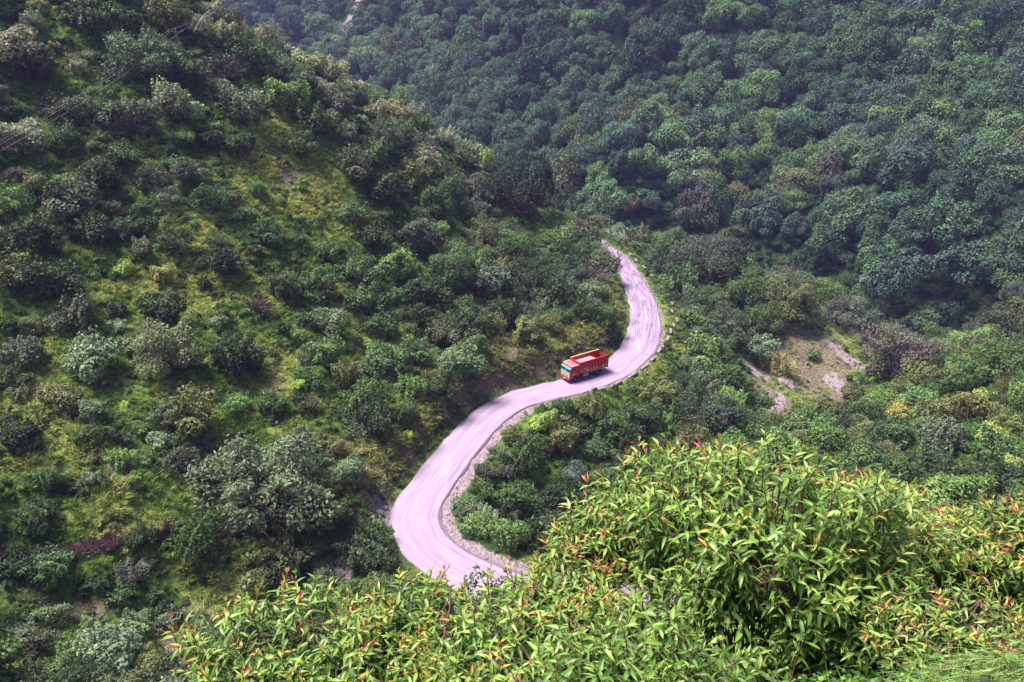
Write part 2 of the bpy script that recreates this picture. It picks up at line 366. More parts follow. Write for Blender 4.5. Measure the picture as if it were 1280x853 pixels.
# broken and wet stretch by the far bend
farb = r.math('MULTIPLY', r.step(al, 136, 122), r.step(al, 60, 84))
cr = r.noise(.55, 7, comb.outputs[0], .7, 2.2)
base_c = r.mix(r.math('MULTIPLY', r.math('MULTIPLY', r.step(r.math('ABSOLUTE', r.math('SUBTRACT', cr, .5)), .035, .008), farb), .8), base_c, (.09, .065, .11))
base_c = r.mix(r.math('MULTIPLY', r.math('MULTIPLY', r.step(cr, .56, .62), farb), .7), base_c, (.23, .17, .27))
base_c = r.mix(r.math('MULTIPLY', r.math('MULTIPLY', r.step(cr, .42, .36), farb), .7), base_c, (.58, .50, .60))
crk = r.new('ShaderNodeTexVoronoi', feature='DISTANCE_TO_EDGE'); crk.inputs['Scale'].default_value = .55
wv = r.new('ShaderNodeVectorMath', operation='MULTIPLY_ADD'); nzv = r.new('ShaderNodeTexNoise'); nzv.inputs['Scale'].default_value = 1.2; nzv.inputs['Detail'].default_value = 5; r.l.new(r.pos(), nzv.inputs['Vector']); r.l.new(nzv.outputs['Color'], wv.inputs[0]); wv.inputs[1].default_value = (1.6, 1.6, 0); r.l.new(r.pos(), wv.inputs[2]); r.l.new(wv.outputs[0], crk.inputs['Vector'])
base_c = r.mix(r.math('MULTIPLY', r.math('MULTIPLY', r.step(crk.outputs['Distance'], .035, .008), r.step(mid, .5, .66)), .35), base_c, (.12, .085, .13))
ed = r.math('ADD', r.math('ABSOLUTE', ac), r.math('MULTIPLY', r.math('SUBTRACT', pt, .5), 2.4))
base_c = r.mix(r.math('MULTIPLY', r.step(ed, 2.1, 2.9), .45), base_c, (.20, .15, .19))
r.col(base_c); r.p.inputs['Roughness'].default_value = .75
r.bump(r.math('ADD', fine, streak), .35, .05)
link('road', mesh_np('road', V, quads=Qr, mats=[r.m], smooth=True, vattr=dict(across=AC.ravel(), along=AL.ravel())), kind='structure')
# ------------------------------------------------------------ foliage building blocks
def leafmat(name, src, rough=.55, trans=.25, lo=.4, hi=2.5, tip=(.35, .38, .10)):
    m = NT(name); m.p.inputs['Roughness'].default_value = rough; m.p.inputs['Specular IOR Level'].default_value = .25
    if src == 'object': base = m.new('ShaderNodeObjectInfo').outputs['Color']
    else: base = m.new('ShaderNodeAttribute', attribute_name='tint', attribute_type='INSTANCER').outputs['Color']
    lv = m.attr('lv')
    mul = m.new('ShaderNodeMapRange'); mul.inputs['To Min'].default_value = lo; mul.inputs['To Max'].default_value = hi; m.l.new(lv, mul.inputs[0])
    sc = m.new('ShaderNodeVectorMath', operation='SCALE'); m.l.new(base, sc.inputs[0]); m.l.new(mul.outputs[0], sc.inputs['Scale'])
    c = m.mix(m.math('MULTIPLY', m.step(lv, .75, 1.), .22), sc.outputs[0], tip)
    m.col(c)
    tr = m.new('ShaderNodeBsdfTranslucent'); m.l.new(c, tr.inputs[0]); mx = m.new('ShaderNodeMixShader'); mx.inputs[0].default_value = trans
    m.l.new(m.p.outputs[0], mx.inputs[1]); m.l.new(tr.outputs[0], mx.inputs[2]); m.l.new(mx.outputs[0], m.out.inputs[0])
    return m.m
LEAF_O, LEAF_I = leafmat('leaves', 'object'), leafmat('leaves_of_many', 'inst')
BARK = plain('bark', (.10, .075, .07), var=.5, scale=6); BARKP = plain('pale_bark', (.24, .19, .20), var=.4, scale=6)
TWIG = leafmat('twigs', 'object', trans=0., tip=(.3, .26, .26)); TWIG_I = leafmat('twigs_of_many', 'inst', trans=0., tip=(.3, .26, .26))

def unit(v): return v/np.maximum(np.linalg.norm(v, axis=-1, keepdims=True), 1e-9)
def rdir(n, g): return unit(g.normal(size=(n, 3)))
def tube(pts, rad, sides=5):
    """tapered tube through pts: V, Q"""
    pts = np.asarray(pts, float); n = len(pts); T = unit(np.gradient(pts, axis=0))
    ref = np.where(np.abs(T[:, 2:3]) > .9, np.array([[1., 0, 0]]), np.array([[0, 0, 1.]])); A = unit(np.cross(T, ref)); B = np.cross(T, A)
    an = np.arange(sides)*2*math.pi/sides
    V = pts[:, None]+np.asarray(rad)[:, None, None]*(A[:, None]*np.cos(an)[None, :, None]+B[:, None]*np.sin(an)[None, :, None])
    i = np.arange(n-1)[:, None]*sides; j = np.arange(sides)[None, :]; k = (j+1) % sides
    return V.reshape(-1, 3), np.stack((i+j, i+k, i+sides+k, i+sides+j), -1).reshape(-1, 4)
def join(parts):
    V, Q, o = [], [], 0
    for v, q in parts: V.append(v); Q.append(q+o); o += len(v)
    return np.concatenate(V), np.concatenate(Q)
def lobes(g, n, asp, spread=.62, rl=(.30, .46)):
    d = rdir(n*3, g); d = d[d[:, 2] > -.25][:n]
    c = d*g.uniform(.55, 1, (len(d), 1))*spread; c[:, 2] = c[:, 2]*asp+asp*.62
    return np.concatenate((c, [[0, 0, asp*.62]])), np.concatenate((g.uniform(*rl, len(d)), [.45]))
def crown_mesh(name, seed, n, leaf, nl=10, asp=.85, mat=None, rl=(.30, .46), droop=0., spread=.62, pointy=0., leafvar=.55, wild=1.):
    g = np.random.default_rng(seed); C, r = lobes(g, nl, asp, spread, rl)
    if pointy: C[:, :2] *= np.clip(1.15-C[:, 2:3]/(asp*1.5), .15, 1)
    m = n*3; li = g.choice(len(C), m, p=r**2/(r**2).sum()); d = rdir(m, g)
    sag = g.uniform(.80, 1.06, (m, 1)); bump = 1+.13*np.sin(d[:, :1]*9+li[:, None])*np.cos(d[:, 1:2]*8+li[:, None]*2)
    P = C[li]+d*r[li, None]*sag*bump*np.array((1, 1, .85))
    ins = (np.linalg.norm(P[:, None]-C[None], axis=2) < r[None]*.86); ins[np.arange(m), li] = False
    spr = g.normal(size=(40, 3)); spr = unit(spr); nd = unit(P-np.array((0, 0, asp*.5))); al = np.clip(((nd@spr.T).max(1)-.93)/.07, 0, 1)[:, None]; P = P+nd*al*g.uniform(0, .20*wild, (m, 1))
    w3 = g.normal(size=3)*2.2; P = P*(1+.14*wild*np.sin(nd@np.array((w3[0], w3[1], 1.))*3+g.random()*6)[:, None])*np.array((g.uniform(.85, 1.2), g.uniform(.8, 1.1), 1.))
    keep = ~ins.any(1) & ~((d[:, 2] < -.45) & (g.random(m) < .75)) & (P[:, 2] > .02)
    P, d, li = P[keep][:n], d[keep][:n], li[keep][:n]; n = len(P)
    N = unit(d*.55+np.array((0, 0, .45))+g.normal(size=(n, 3))*.45)
    T = unit(np.cross(N, rdir(n, g))); T[:, 2] -= droop; T = unit(T); B = unit(np.cross(N, T))
    L = leaf*g.uniform(.7, 1.35, (n, 1)); W = L*g.uniform(.38, .55, (n, 1))
    V = np.stack((P-T*L/2, P+B*W/2+T*L*.05, P+T*L/2, P-B*W/2+T*L*.05), 1).reshape(-1, 3)
    lob = g.random(len(C)); lv = np.clip(lob[li]*.45+g.random(n)*leafvar+(.55-leafvar)*.4, 0, 1)
    return mesh_np(name, V, quads=np.arange(4*n).reshape(-1, 4), mats=[mat or LEAF_O], fattr=dict(lv=lv)), (C, r)
def trunk_mesh(name, seed, C, r, thick=.07, mat=None):
    g = np.random.default_rng(seed+99); parts = [tube([(0, 0, -.5), (.03, .02, .15), tuple(C[-1]*.6+g.normal(size=3)*.03)], [thick*1.3, thick, thick*.7], 6)]
    for c in C[:-1]:
        a = np.array((.02, .02, .1+.25*g.random())); mid = (a+c)*.5+g.normal(size=3)*.06+np.array((0, 0, -.05))
        parts.append(tube([a, mid, c*.98], [thick*.55, thick*.38, thick*.15], 4))
        for _ in range(2):
            e = c+rdir(1, g)[0]*.32; parts.append(tube([mid, (mid+e)/2+g.normal(size=3)*.03, e], [thick*.25, thick*.15, thick*.05], 3))
    V, Q = join(parts); return mesh_np(name, V, quads=Q, mats=[mat or BARK], smooth=True)
def twig_mesh(name, seed, n, mat, leaves=200, leaf=.07):
    g = np.random.default_rng(seed); V = []; L = []
    for i in range(n):
        d = rdir(1, g)[0]; d[2] = abs(d[2])*.9+.15; d = unit(d); e = d*g.uniform(.5, 1.); e[2] *= .95
        s = e*g.uniform(0, .35); mid = (s+e)/2+rdir(1, g)[0]*.08
        w = np.cross(d, rdir(1, g)[0]); w = w/np.linalg.norm(w)*.010
        V += [s-w*1.8, s+w*1.8, mid+w, mid-w, mid-w, mid+w, e+w*.3, e-w*.3]; L += [g.random()]*2
        for _ in range(2):
            b = mid+(e-mid)*g.random(); t = b+unit(d+rdir(1, g)[0]*.8)*g.uniform(.1, .25); V += [b-w*.7, b+w*.7, t+w*.3, t-w*.3]; L.append(g.random())
    P = rdir(leaves, g)*g.uniform(.6, 1, (leaves, 1)); P[:, 2] = np.abs(P[:, 2])*.95+.1
    for p in P:
        t = rdir(1, g)[0]*leaf; b = unit(np.cross(t, rdir(1, g)[0]))*leaf*.4; V += [p-t/2, p+b, p+t/2, p-b]; L.append(g.random())
    return mesh_np(name, np.array(V), quads=np.arange(len(V)).reshape(-1, 4), mats=[mat], fattr=dict(lv=L))
def tuft_mesh(name, seed, n, h, mat, spread=.35, w=.02, lean=.5):
    g = np.random.default_rng(seed); V = []; L = []
    for i in range(n):
        a = g.random()*6.283; b = np.array((math.cos(a), math.sin(a), 0))*spread*math.sqrt(g.random()); d = unit(np.array((g.normal()*lean, g.normal()*lean, 1.)))
        hh = h*g.uniform(.5, 1.1); o = unit(np.cross(d, rdir(1, g)[0]))*w; m = b+d*hh*.6; e = m+(d+np.array((d[0], d[1], -.4)))*hh*.45
        V += [b-o, b+o, m+o*.8, m-o*.8, m-o*.8, m+o*.8, e+o*.1, e-o*.1]; L += [g.random()]*2
    return mesh_np(name, np.array(V), quads=np.arange(len(V)).reshape(-1, 4), mats=[mat], fattr=dict(lv=L))

# three growth sizes so that leaves keep a real size whatever the size of the plant
def fam(tag, count, n, leaf, matk, seed, **kw):
    out = []
    for i in range(count):
        nl = kw.get('nl', 9)+i % 3
        k2 = {k: v for k, v in kw.items() if k != 'nl'}
        m, (C, r) = crown_mesh('crown', seed+i, n, leaf, nl=nl, asp=.75+.12*(i % 3), **k2)
        out.append((m, trunk_mesh('trunk', seed+i, C, r)))
    return out
F_SMALL = fam('small', 5, 800, .20, 0, 100, nl=8, rl=(.22, .42))
F_MED = fam('medium', 7, 2900, .105, 0, 200, nl=15, rl=(.18, .36), spread=.72)
F_LARGE = fam('large', 4, 8000, .06, 0, 300, nl=26, rl=(.14, .28), spread=.80)
F_FOREST = fam('forest', 8, 4600, .08, 0, 400, leafvar=.3, wild=.35, nl=11, rl=(.24, .40), droop=.35, spread=.72)
F_DENSE = fam('dense', 2, 16000, .045, 0, 550, wild=.25, leafvar=.3, nl=16, rl=(.26, .40), spread=.60)
F_CONE = fam('conical', 2, 3600, .085, 0, 500, nl=14, rl=(.2, .34), pointy=1.)
F_TWIG = [(twig_mesh('twigs', 600+i, 420, TWIG, 260), None) for i in range(3)]
def recopy(m, mat):
    c = m.copy(); c.materials.clear(); c.materials.append(mat); return c

# the many that nobody could count: instances on points, one object each
def many(name, P, rot, scl, idx, tint, sources, **props):
    src = bpy.data.collections.new(name+'_kinds')
    for i, m in enumerate(sources):
        o = bpy.data.objects.new('%s_kind_%02d' % (name, i), m); src.objects.link(o)
    me = bpy.data.meshes.new(name); me.vertices.add(len(P)); me.vertices.foreach_set('co', np.asarray(P, np.float32).ravel())
    for k, t, a in (('rot', 'FLOAT_VECTOR', rot), ('scl', 'FLOAT_VECTOR', scl), ('tint', 'FLOAT_COLOR', np.c_[tint, np.ones(len(P))])):
        at = me.attributes.new(k, t, 'POINT'); at.data.foreach_set('color' if t == 'FLOAT_COLOR' else 'vector', np.asarray(a, np.float32).ravel())
    at = me.attributes.new('pick', 'INT', 'POINT'); at.data.foreach_set('value', np.asarray(idx, np.int32))
    o = link(name, me, kind='stuff', **props)
    ng = bpy.data.node_groups.new(name, 'GeometryNodeTree'); ng.interface.new_socket('Geometry', in_out='INPUT', socket_type='NodeSocketGeometry'); ng.interface.new_socket('Geometry', in_out='OUTPUT', socket_type='NodeSocketGeometry')
    N = ng.nodes; L = ng.links; gi, go = N.new('NodeGroupInput'), N.new('NodeGroupOutput')
    ci = N.new('GeometryNodeCollectionInfo'); ci.inputs['Collection'].default_value = src; ci.inputs['Separate Children'].default_value = True; ci.inputs['Reset Children'].default_value = True
    ip = N.new('GeometryNodeInstanceOnPoints'); ip.inputs['Pick Instance'].default_value = True
    def na(nm, t):
        a = N.new('GeometryNodeInputNamedAttribute'); a.data_type = t; a.inputs['Name'].default_value = nm; return a.outputs['Attribute']
    L.new(gi.outputs[0], ip.inputs['Points']); L.new(ci.outputs[0], ip.inputs['Instance']); L.new(na('pick', 'INT'), ip.inputs['Instance Index'])
    e2r = N.new('FunctionNodeEulerToRotation'); L.new(na('rot', 'FLOAT_VECTOR'), e2r.inputs[0]); L.new(e2r.outputs[0], ip.inputs['Rotation'])
    L.new(na('scl', 'FLOAT_VECTOR'), ip.inputs['Scale']); L.new(ip.outputs[0], go.inputs[0])
    md = o.modifiers.new('scatter', 'NODES'); md.node_group = ng
    return o

# visibility of ground points from the viewpoint
CAMP = np.array((0, 0, CAMZ))
def seen(P):
    P = np.asarray(P, float); ok = np.ones(len(P), bool)
    for t in np.linspace(.1, .985, 60):
        q = CAMP+(P-CAMP)*t; ok &= q[:, 2] > H(q[:, 0], q[:, 1])-.3
    return ok
# photo-plane footprint of the road, to keep the view of it open
_ru, _rv, _rd = proj(np.c_[RC, np.zeros(len(RC))])
def covers_road(p, R_, asp=1.4):
    u, v, d = proj(p+np.array((0, 0, R_*asp))); u0, v0, d0 = proj(p)
    pr = R_*FPX/d[0]; k = (_rd > d[0]-1) & (np.abs(_ru-u[0]) < pr+RHW/_rd*FPX*.5) & (_rv > v[0]-RHW/_rd*FPX*.42) & (_rv < v0[0]) & (RC[:, 1] < 176)
    return k.any()
# ------------------------------------------------------------ plants one can tell apart
COL = dict(dark=((.022, .042, .014), 'dark green'), green=((.042, .085, .020), 'mid green'), lush=((.075, .15, .028), 'bright green'), lime=((.17, .25, .035), 'yellow green'),
           grey=((.095, .135, .065), 'grey green'), slate=((.055, .075, .044), 'slate grey green'), khaki=((.165, .185, .10), 'pale khaki'), olive=((.085, .10, .028), 'olive green'),
           rust=((.062, .062, .024), 'rusty brown'), purple=((.066, .060, .055), 'purple grey'), black=((.020, .032, .020), 'very dark green'), gold=((.20, .20, .045), 'yellow tipped'), blue=((.06, .09, .075), 'blue green'))
# u, v of the middle of the plant, width in photo pixels, colour, form
HAND = '''12,55,70,khaki 25,172,62,khaki 182,66,92,grey 212,128,62,khaki 165,142,66,slate 356,120,60,lush 282,72,58,purple,t 238,92,62,slate 300,132,56,grey 299,178,40,dark 226,168,36,lush
45,75,64,slate 92,252,70,slate 14,252,44,lush 60,120,44,purple,t 85,178,50,green 120,215,56,dark 150,190,40,green 190,225,40,slate 235,215,46,slate 262,250,40,green 262,175,40,dark 45,230,36,olive 40,290,70,dark 110,285,56,dark
205,20,60,olive 248,34,34,khaki 266,14,34,khaki 150,20,50,green 330,45,40,khaki 318,70,50,green 350,85,40,grey 385,70,46,khaki 412,88,42,khaki 440,108,44,khaki 380,105,50,slate 420,128,50,slate 462,118,36,green 490,138,42,khaki 478,165,56,slate 522,155,34,green 560,163,32,khaki 530,185,44,slate 580,195,40,green 605,200,36,lime 430,165,44,slate
395,150,50,green 375,180,40,green 445,205,50,slate 480,235,54,dark 515,215,50,olive 545,255,56,green 590,240,50,slate 520,290,56,slate 462,290,50,dark 495,330,60,lush 445,335,50,green 410,310,40,green 440,265,40,green
735,318,54,green 754,328,44,slate 722,302,48,slate 605,285,56,olive 640,310,62,green 690,310,60,green 665,350,60,dark 610,345,58,slate 560,330,60,green 700,365,54,dark 640,385,50,dark 580,385,50,green 530,365,56,dark 742,335,46,purple,t 755,395,42,lush,c 770,412,36,green 728,385,42,dark 705,300,40,lush 600,320,40,lush
318,374,46,purple,t 278,328,48,dark 176,308,36,slate 155,338,30,lime 204,343,36,gold 393,352,56,green 415,402,50,grey 214,440,92,grey 290,448,74,dark 118,442,76,grey 205,385,62,dark 62,350,70,dark 20,340,60,olive 95,395,60,slate 22,440,56,slate 12,470,50,dark
75,495,60,olive 245,512,66,olive 210,515,50,slate 372,540,50,purple,t 340,505,40,green 390,470,40,green 325,600,150,grey,L 400,610,70,olive 440,590,50,grey 245,675,66,green 347,702,84,olive 455,685,74,dark 500,690,46,dark 420,640,50,green 270,300,30,green 215,300,40,green 335,290,40,green
60,706,60,green 20,705,50,dark 130,815,100,grey 30,805,70,slate 60,770,50,grey 75,835,66,green 185,835,50,olive 20,780,46,green 150,745,34,green 195,742,28,lush 110,545,40,green 20,540,60,dark 150,570,36,lush 60,600,40,green 40,640,46,dark
485,450,64,green 512,480,44,lush 552,412,54,slate 575,452,60,grey 458,500,60,green 520,440,44,green 430,470,46,olive 470,530,56,dark 545,480,44,dark 592,430,44,green 508,520,44,green 520,392,40,dark 475,405,44,green 455,370,56,green
785,292,48,khaki,t 888,318,112,slate,D 835,300,40,green 850,350,48,green 800,300,40,olive 925,360,60,green 985,342,58,slate 992,380,70,olive 955,395,60,green 910,405,60,slate 870,400,50,green 860,500,78,dark 822,490,50,olive 800,520,50,green 762,535,60,green 706,545,56,olive 738,505,46,olive 655,570,56,green 680,520,46,lime 640,625,56,green 700,620,56,dark 720,588,38,blue,c 790,550,50,dark 905,470,60,green 942,432,50,grey 1120,440,84,purple,L 1060,385,60,slate 975,457,34,gold 900,520,60,slate 945,500,44,green 880,440,54,lush 640,540,40,olive 625,675,56,lush 660,660,50,green 690,670,54,green 595,655,44,lush 600,615,34,green 740,640,56,dark 770,600,50,green
1155,500,56,lush 1205,475,66,green 1255,455,64,green 1225,510,66,olive 1180,545,70,slate 1120,545,60,green 1250,560,70,green 1080,520,50,green 1085,575,66,green 1030,545,56,lush 1000,528,34,olive 1180,590,66,dark 1130,590,50,green 1062,492,30,olive 1145,455,50,olive 1275,500,50,lush 1100,500,40,lush 960,545,50,green 910,555,50,lush 1225,600,60,dark 1275,600,60,dark 1030,510,22,green 1130,515,44,gold'''
LAND = [('the red truck', 730, 453), ('the far road bend', 815, 400), ('where the road disappears', 772, 318), ('the single power pole', 226, 62), ('the twin power poles', 296, 28),
        ('the purple weed ledge', 215, 672), ('the stony lay-by', 482, 645), ('the huge grey green bush', 325, 600), ('the very dark tree on the spur', 653, 232), ('the twiggy purple bush', 318, 374),
        ('the rounded bright tree near the ridge', 356, 120), ('the grassy bank behind the truck', 665, 425), ('the bare earth knoll', 1010, 450), ('the thin footpath', 1062, 410), ('the broad purple grey tree', 1108, 442),
        ('the tall slate tree beyond the road', 888, 322), ('the khaki tree on the left edge', 25, 172), ('the bottom left corner', 0, 850), ('the top left corner', 0, 0), ('the gravel verge', 596, 600), ('the grassy clearing below the ridge', 370, 190),
        ('the parapet stones', 835, 425), ('the right edge', 1280, 480), ('the straw slope on the left', 190, 390), ('the lower road loop', 540, 650), ('the hollow inside the road loop', 680, 600), ('the leafy foreground shrubs', 1000, 570), ('the left edge', 0, 500),
        ('the spur crest', 500, 150), ('the conical blue bush', 720, 588), ('the purple earth bank', 455, 575), ('the yellow topped bush', 975, 457)]
FLAND = [('the pink cliff scar', 432, 40), ('the very dark tree on the spur', 653, 232), ('the tall slate tree beyond the road', 888, 322), ('the top right corner', 1280, 0), ('the right edge', 1280, 200), ('the bare earth knoll', 1010, 400),
         ('the top edge', 900, 0), ('the spur crest', 520, 130), ('the broad purple grey tree', 1108, 442), ('the dark ravine', 1140, 330), ('the twin power poles', 296, 28), ('the pale tree high on the slope', 1125, 62)]
used = set()
def label_for(desc, u, v, lands, must=None):
    opts = sorted(lands, key=lambda a: np.hypot(a[1]-u, (a[2]-v)*1.3))
    def rel(l):
        dx, dy = u-l[1], v-l[2]; d = math.hypot(dx, dy)
        far_ = 'just ' if d < 45 else '' if d < 110 else 'well ' if d < 190 else 'far '
        if d < 14: return 'right at '+l[0]
        if abs(dy) > 2*abs(dx): return far_+('below ' if dy > 0 else 'above ')+l[0]
        if abs(dx) > 2*abs(dy): return far_+('right of ' if dx > 0 else 'left of ')+l[0]
        return far_+('down' if dy > 0 else 'up')+' and '+('right' if dx > 0 else 'left')+' of '+l[0]
    for k in range(3):
        t = desc+' '+rel(opts[k])
        if t not in used and len(t.split()) <= 16: used.add(t); return t
    for i in range(4):
        for j in range(i+1, 6):
            t = desc+' '+rel(opts[i])+', '+rel(opts[j])
            if t not in used and len(t.split()) <= 16: used.add(t); return t
    for extra in ('lumpy', 'airy', 'tilted', 'compact', 'ragged', 'domed', 'flat topped', 'leafy', 'spreading', 'tangled', 'sparse', 'bushy'):
        for i in range(4):
            t = extra+' '+desc+' '+rel(opts[i])
            if t not in used and len(t.split()) <= 16: used.add(t); return t
    used.add(desc); print('NOLABEL', desc); return desc+' '+rel(opts[0])
def jcol(c, g=rng, a=.18):
    l_ = .15*(c[0]*.25+c[1]*.68+c[2]*.07); c = [x_*.85+l_ for x_ in c]
    k = g.uniform(1-a, 1+a); return (c[0]*k*g.uniform(.92, 1.12), c[1]*k, c[2]*k*g.uniform(.85, 1.15), 1)
placed = []      # x, y, r
def plant(p, Rw, colk, form, name, cat, label, group, asp=1., parts=True):
    g = rng
    if form == 't': meshes = F_TWIG[g.integers(len(F_TWIG))]
    elif form == 'c': meshes = F_CONE[g.integers(2)]
    elif form == 'f': meshes = F_FOREST[g.integers(8)]
    elif form == 'D': meshes = F_DENSE[g.integers(2)]
    elif form == 'L' or Rw > 4.6: meshes = F_LARGE[g.integers(4)]
    elif Rw > 1.5: meshes = F_MED[g.integers(7)]
    else: meshes = F_SMALL[g.integers(5)]
    loc = (p[0], p[1], p[2]-.15*Rw); rot = (g.normal()*.06, g.normal()*.06, g.uniform(0, 6.28)); s = Rw/.95
    sc = (s*g.uniform(.9, 1.1), s*g.uniform(.9, 1.1), s*asp)
    c = jcol(COL[colk][0])
    if colk == 'black': c = (.010, .019, .012, 1)
    if parts and meshes[1] is not None:
        root = thing(name, label, cat, loc, rot, group); root.scale = sc
        a = link('crown', meshes[0], root); a.color = c; link('trunk', meshes[1], root)
    else:
        root = thing(name, label, cat, loc, rot, group, data=meshes[0]); root.scale = sc; root.color = c
    placed.append((p[0], p[1], Rw)); return root
for tok in HAND.split():
    q = tok.split(','); u, v, w = map(float, q[:3]); ck = q[3]; form = q[4] if len(q) > 4 else 'm'
    lim = 214 if u < 800 else 400
    for off in range(0, 90, 3):
        p = hit(u, v+off, 0)
        if p is not None and p[1] < lim: break
    if p is None: continue
    for _ in range(3):
        dep = proj(p)[2][0]; Rw = w/2*dep/FPX*1.10; p2 = hit(u, v, Rw*.62)
        if p2 is None or p2[1] > lim: break
        p = p2
    Rw = min(Rw, 9)
    rd, sd, _i = road_dist(np.array([p[0]]), np.array([p[1]]))
    if rd[0] < 4.2+Rw*.45: 
        n = (p[:2]-RC[_i[0]])/max(rd[0], .1); p[:2] = RC[_i[0]]+n*(4.2+Rw*.55); p[2] = H(p[0], p[1])
    if sd[0] < 0 and rd[0] < 25:
        for _ in range(5):
            if covers_road(p, Rw): p[2] -= .8*0; Rw *= .88
    tall = form in 'LD' or Rw > 2.6
    nm = 'tree' if tall and form != 't' else 'bush'
    sz = 'tall' if form in 'LD' else 'large' if w > 70 else 'medium' if w > 48 else 'small'
    kind = 'twiggy bush' if form == 't' else 'conical tree' if form == 'c' and nm == 'tree' else 'conical bush' if form == 'c' else 'tree' if nm == 'tree' else 'bush'
    lab = {(888, 318): 'tall slate grey tree rising beyond the far road bend', (325, 600): 'huge grey green bush clump above the purple weed ledge', (1120, 440): 'broad purple grey tree right of the bare earth knoll',
           (318, 374): 'twiggy purple grey bush alone on the grassy slope', (356, 120): 'rounded bright green tree near the ridge', (25, 172): 'pale khaki tree at the left edge under the power lines', (720, 588): 'conical blue green bush in the hollow inside the road loop', (975, 457): 'small yellow topped bush on the bare earth knoll'}.get((u, v))
    lab = lab or label_for('%s %s %s' % (sz, COL[ck][1], kind), u, v, LAND)
    used.add(lab)
    plant(p, Rw, ck, form, nm, nm, lab, 'trees on the valley slopes' if nm == 'tree' else 'bushes on the valley slopes', asp=1.0 if form not in 'LD' else 1.15 if (u, v) == (888, 318) else 1.1)
for i_, off_, R_, ck_, lb_ in ((69, 4.4, 2.9, 'purple', 'purple grey leaning tree hiding the far end of the road'), (75, 4.6, 2.3, 'dark', 'dark tree crowding the road edge in front of the leaning purple one')):
    q_ = RC[i_]+RN[i_]*off_; used.add(lb_); plant(np.array((q_[0], q_[1], float(H(q_[0], q_[1])))), R_, ck_, 'm', 'tree', 'tree', lb_, 'trees on the valley slopes', asp=1.35)
bt_ = hit(657, 270, 0); bt_[1] = min(bt_[1], 205.); bt_[2] = H(bt_[0], bt_[1]); used.add('very dark dense round tree standing alone on the spur')
plant(bt_, 47*proj(bt_)[2][0]/FPX, 'black', 'D', 'tree', 'tree', 'very dark dense round tree standing alone on the spur', 'trees on the valley slopes', asp=1.3)
n_hand = len(placed)

# ---- the rest of the hillside growth, dealt out over the slopes
def grid_pts(x0, x1, y0, y1, s, g):
    xs, ys = np.meshgrid(np.arange(x0, x1, s), np.arange(y0, y1, s)); P = np.stack((xs.ravel(), ys.ravel()), 1); return P+g.uniform(-.5, .5, P.shape)*s
def sample(A, x, y):
    i = np.clip(np.searchsorted(GX, x)-1, 0, len(GX)-1); j = np.clip(np.searchsorted(GY, y)-1, 0, len(GY)-1); return A[j, i]
def is_far(x, y):        # beyond the valley floor
    return (y > 219-.0*x-np.clip(x-60, 0, 80)*.75) | ((x > 118) & (y > 150))
g = np.random.default_rng(11)
cand = grid_pts(-150, 170, 30, 232, 1.9, g); g.shuffle(cand)
x, y = cand[:, 0], cand[:, 1]; z = H(x, y)
open_ = np.maximum.reduce([sample(straw, x, y)*.93, sample(earth, x, y)*.9, sample(gravel, x, y)])
# fewer bushes on the terraced slope lower left
uu, vv, dd = proj(np.c_[x, y, z+1])
low = sstep(520, 400, uu)*sstep(200, 300, vv)
valley = ((y > 160) & (x > 30)); dens = .98-.35*low; open_ = np.maximum(open_, ((sd_:=road_dist(x, y))[1] > 0)*(sd_[0] < 11)*(y > 98)*(y < 130)*.85); dens = dens*(1-.93*bare(x, y)); open_ = np.maximum(open_, bare(x, y)); dens = np.where(valley & (open_ < .3), 1, dens*(1-.92*open_)*sstep(.22, .45, fbm(x/9, y/9, 3, 21)+.14*(1-low)))
rd, sd, ri = road_dist(x, y)
ok = (g.random(len(x)) < dens) & (rd > RHW[ri]+1.6) & ~is_far(x, y) & ((y > 44) | (x > 10) | (x < -25)) & ((np.hypot(x, y) > 42))
ok &= ~((sd > 0) & (rd < 8) & (g.random(len(x)) < .8))
x, y, z = x[ok], y[ok], z[ok]
Rr = np.clip(np.exp(g.normal(.50, .46, len(x))), .55, 4.0)*np.where(valley[ok], 1.5, 1)*(1-.22*sample(straw, x, y))*np.where(proj(np.c_[x, y, z])[0] < 430, .82, 1.0)
hp = np.array(placed); keep = []; acc = []
cell = {}
for i in np.argsort(-Rr):
    if Rr[i] < .5: continue
    if (np.hypot(hp[:, 0]-x[i], hp[:, 1]-y[i]) < (hp[:, 2]*.8+Rr[i]*.55)).any(): continue
    cx, cy = int(x[i]//5), int(y[i]//5); bad = False
    for a in (-1, 0, 1):
        for b in (-1, 0, 1):
            for (X, Y, RR) in cell.get((cx+a, cy+b), ()):
                if (X-x[i])**2+(Y-y[i])**2 < ((RR+Rr[i])*.52)**2: bad = True
    if bad: continue
    pt = np.array((x[i], y[i], z[i]))
    rdi, sdi, _ = road_dist(np.array([x[i]]), np.array([y[i]]))
    if rdi[0] < 3.9+Rr[i]*.8 or (sdi[0] < 0 and rdi[0] < 6.2+Rr[i]*.8 and 104 < y[i] < 190): continue
    if rdi[0] < 22 and sdi[0] < 0 and covers_road(pt, Rr[i]): continue
    cell.setdefault((cx, cy), []).append((x[i], y[i], Rr[i])); keep.append(i)
keep = np.array(keep); x, y, z, Rr = x[keep], y[keep], z[keep], Rr[keep]
P = np.c_[x, y, z]; u, v, d = proj(P+np.c_[0*x, 0*x, Rr*.6]); inview = (u > -10) & (u < 1290) & (v > 0) & (v < 850) & seen(P+np.c_[0*x, 0*x, Rr*.9])
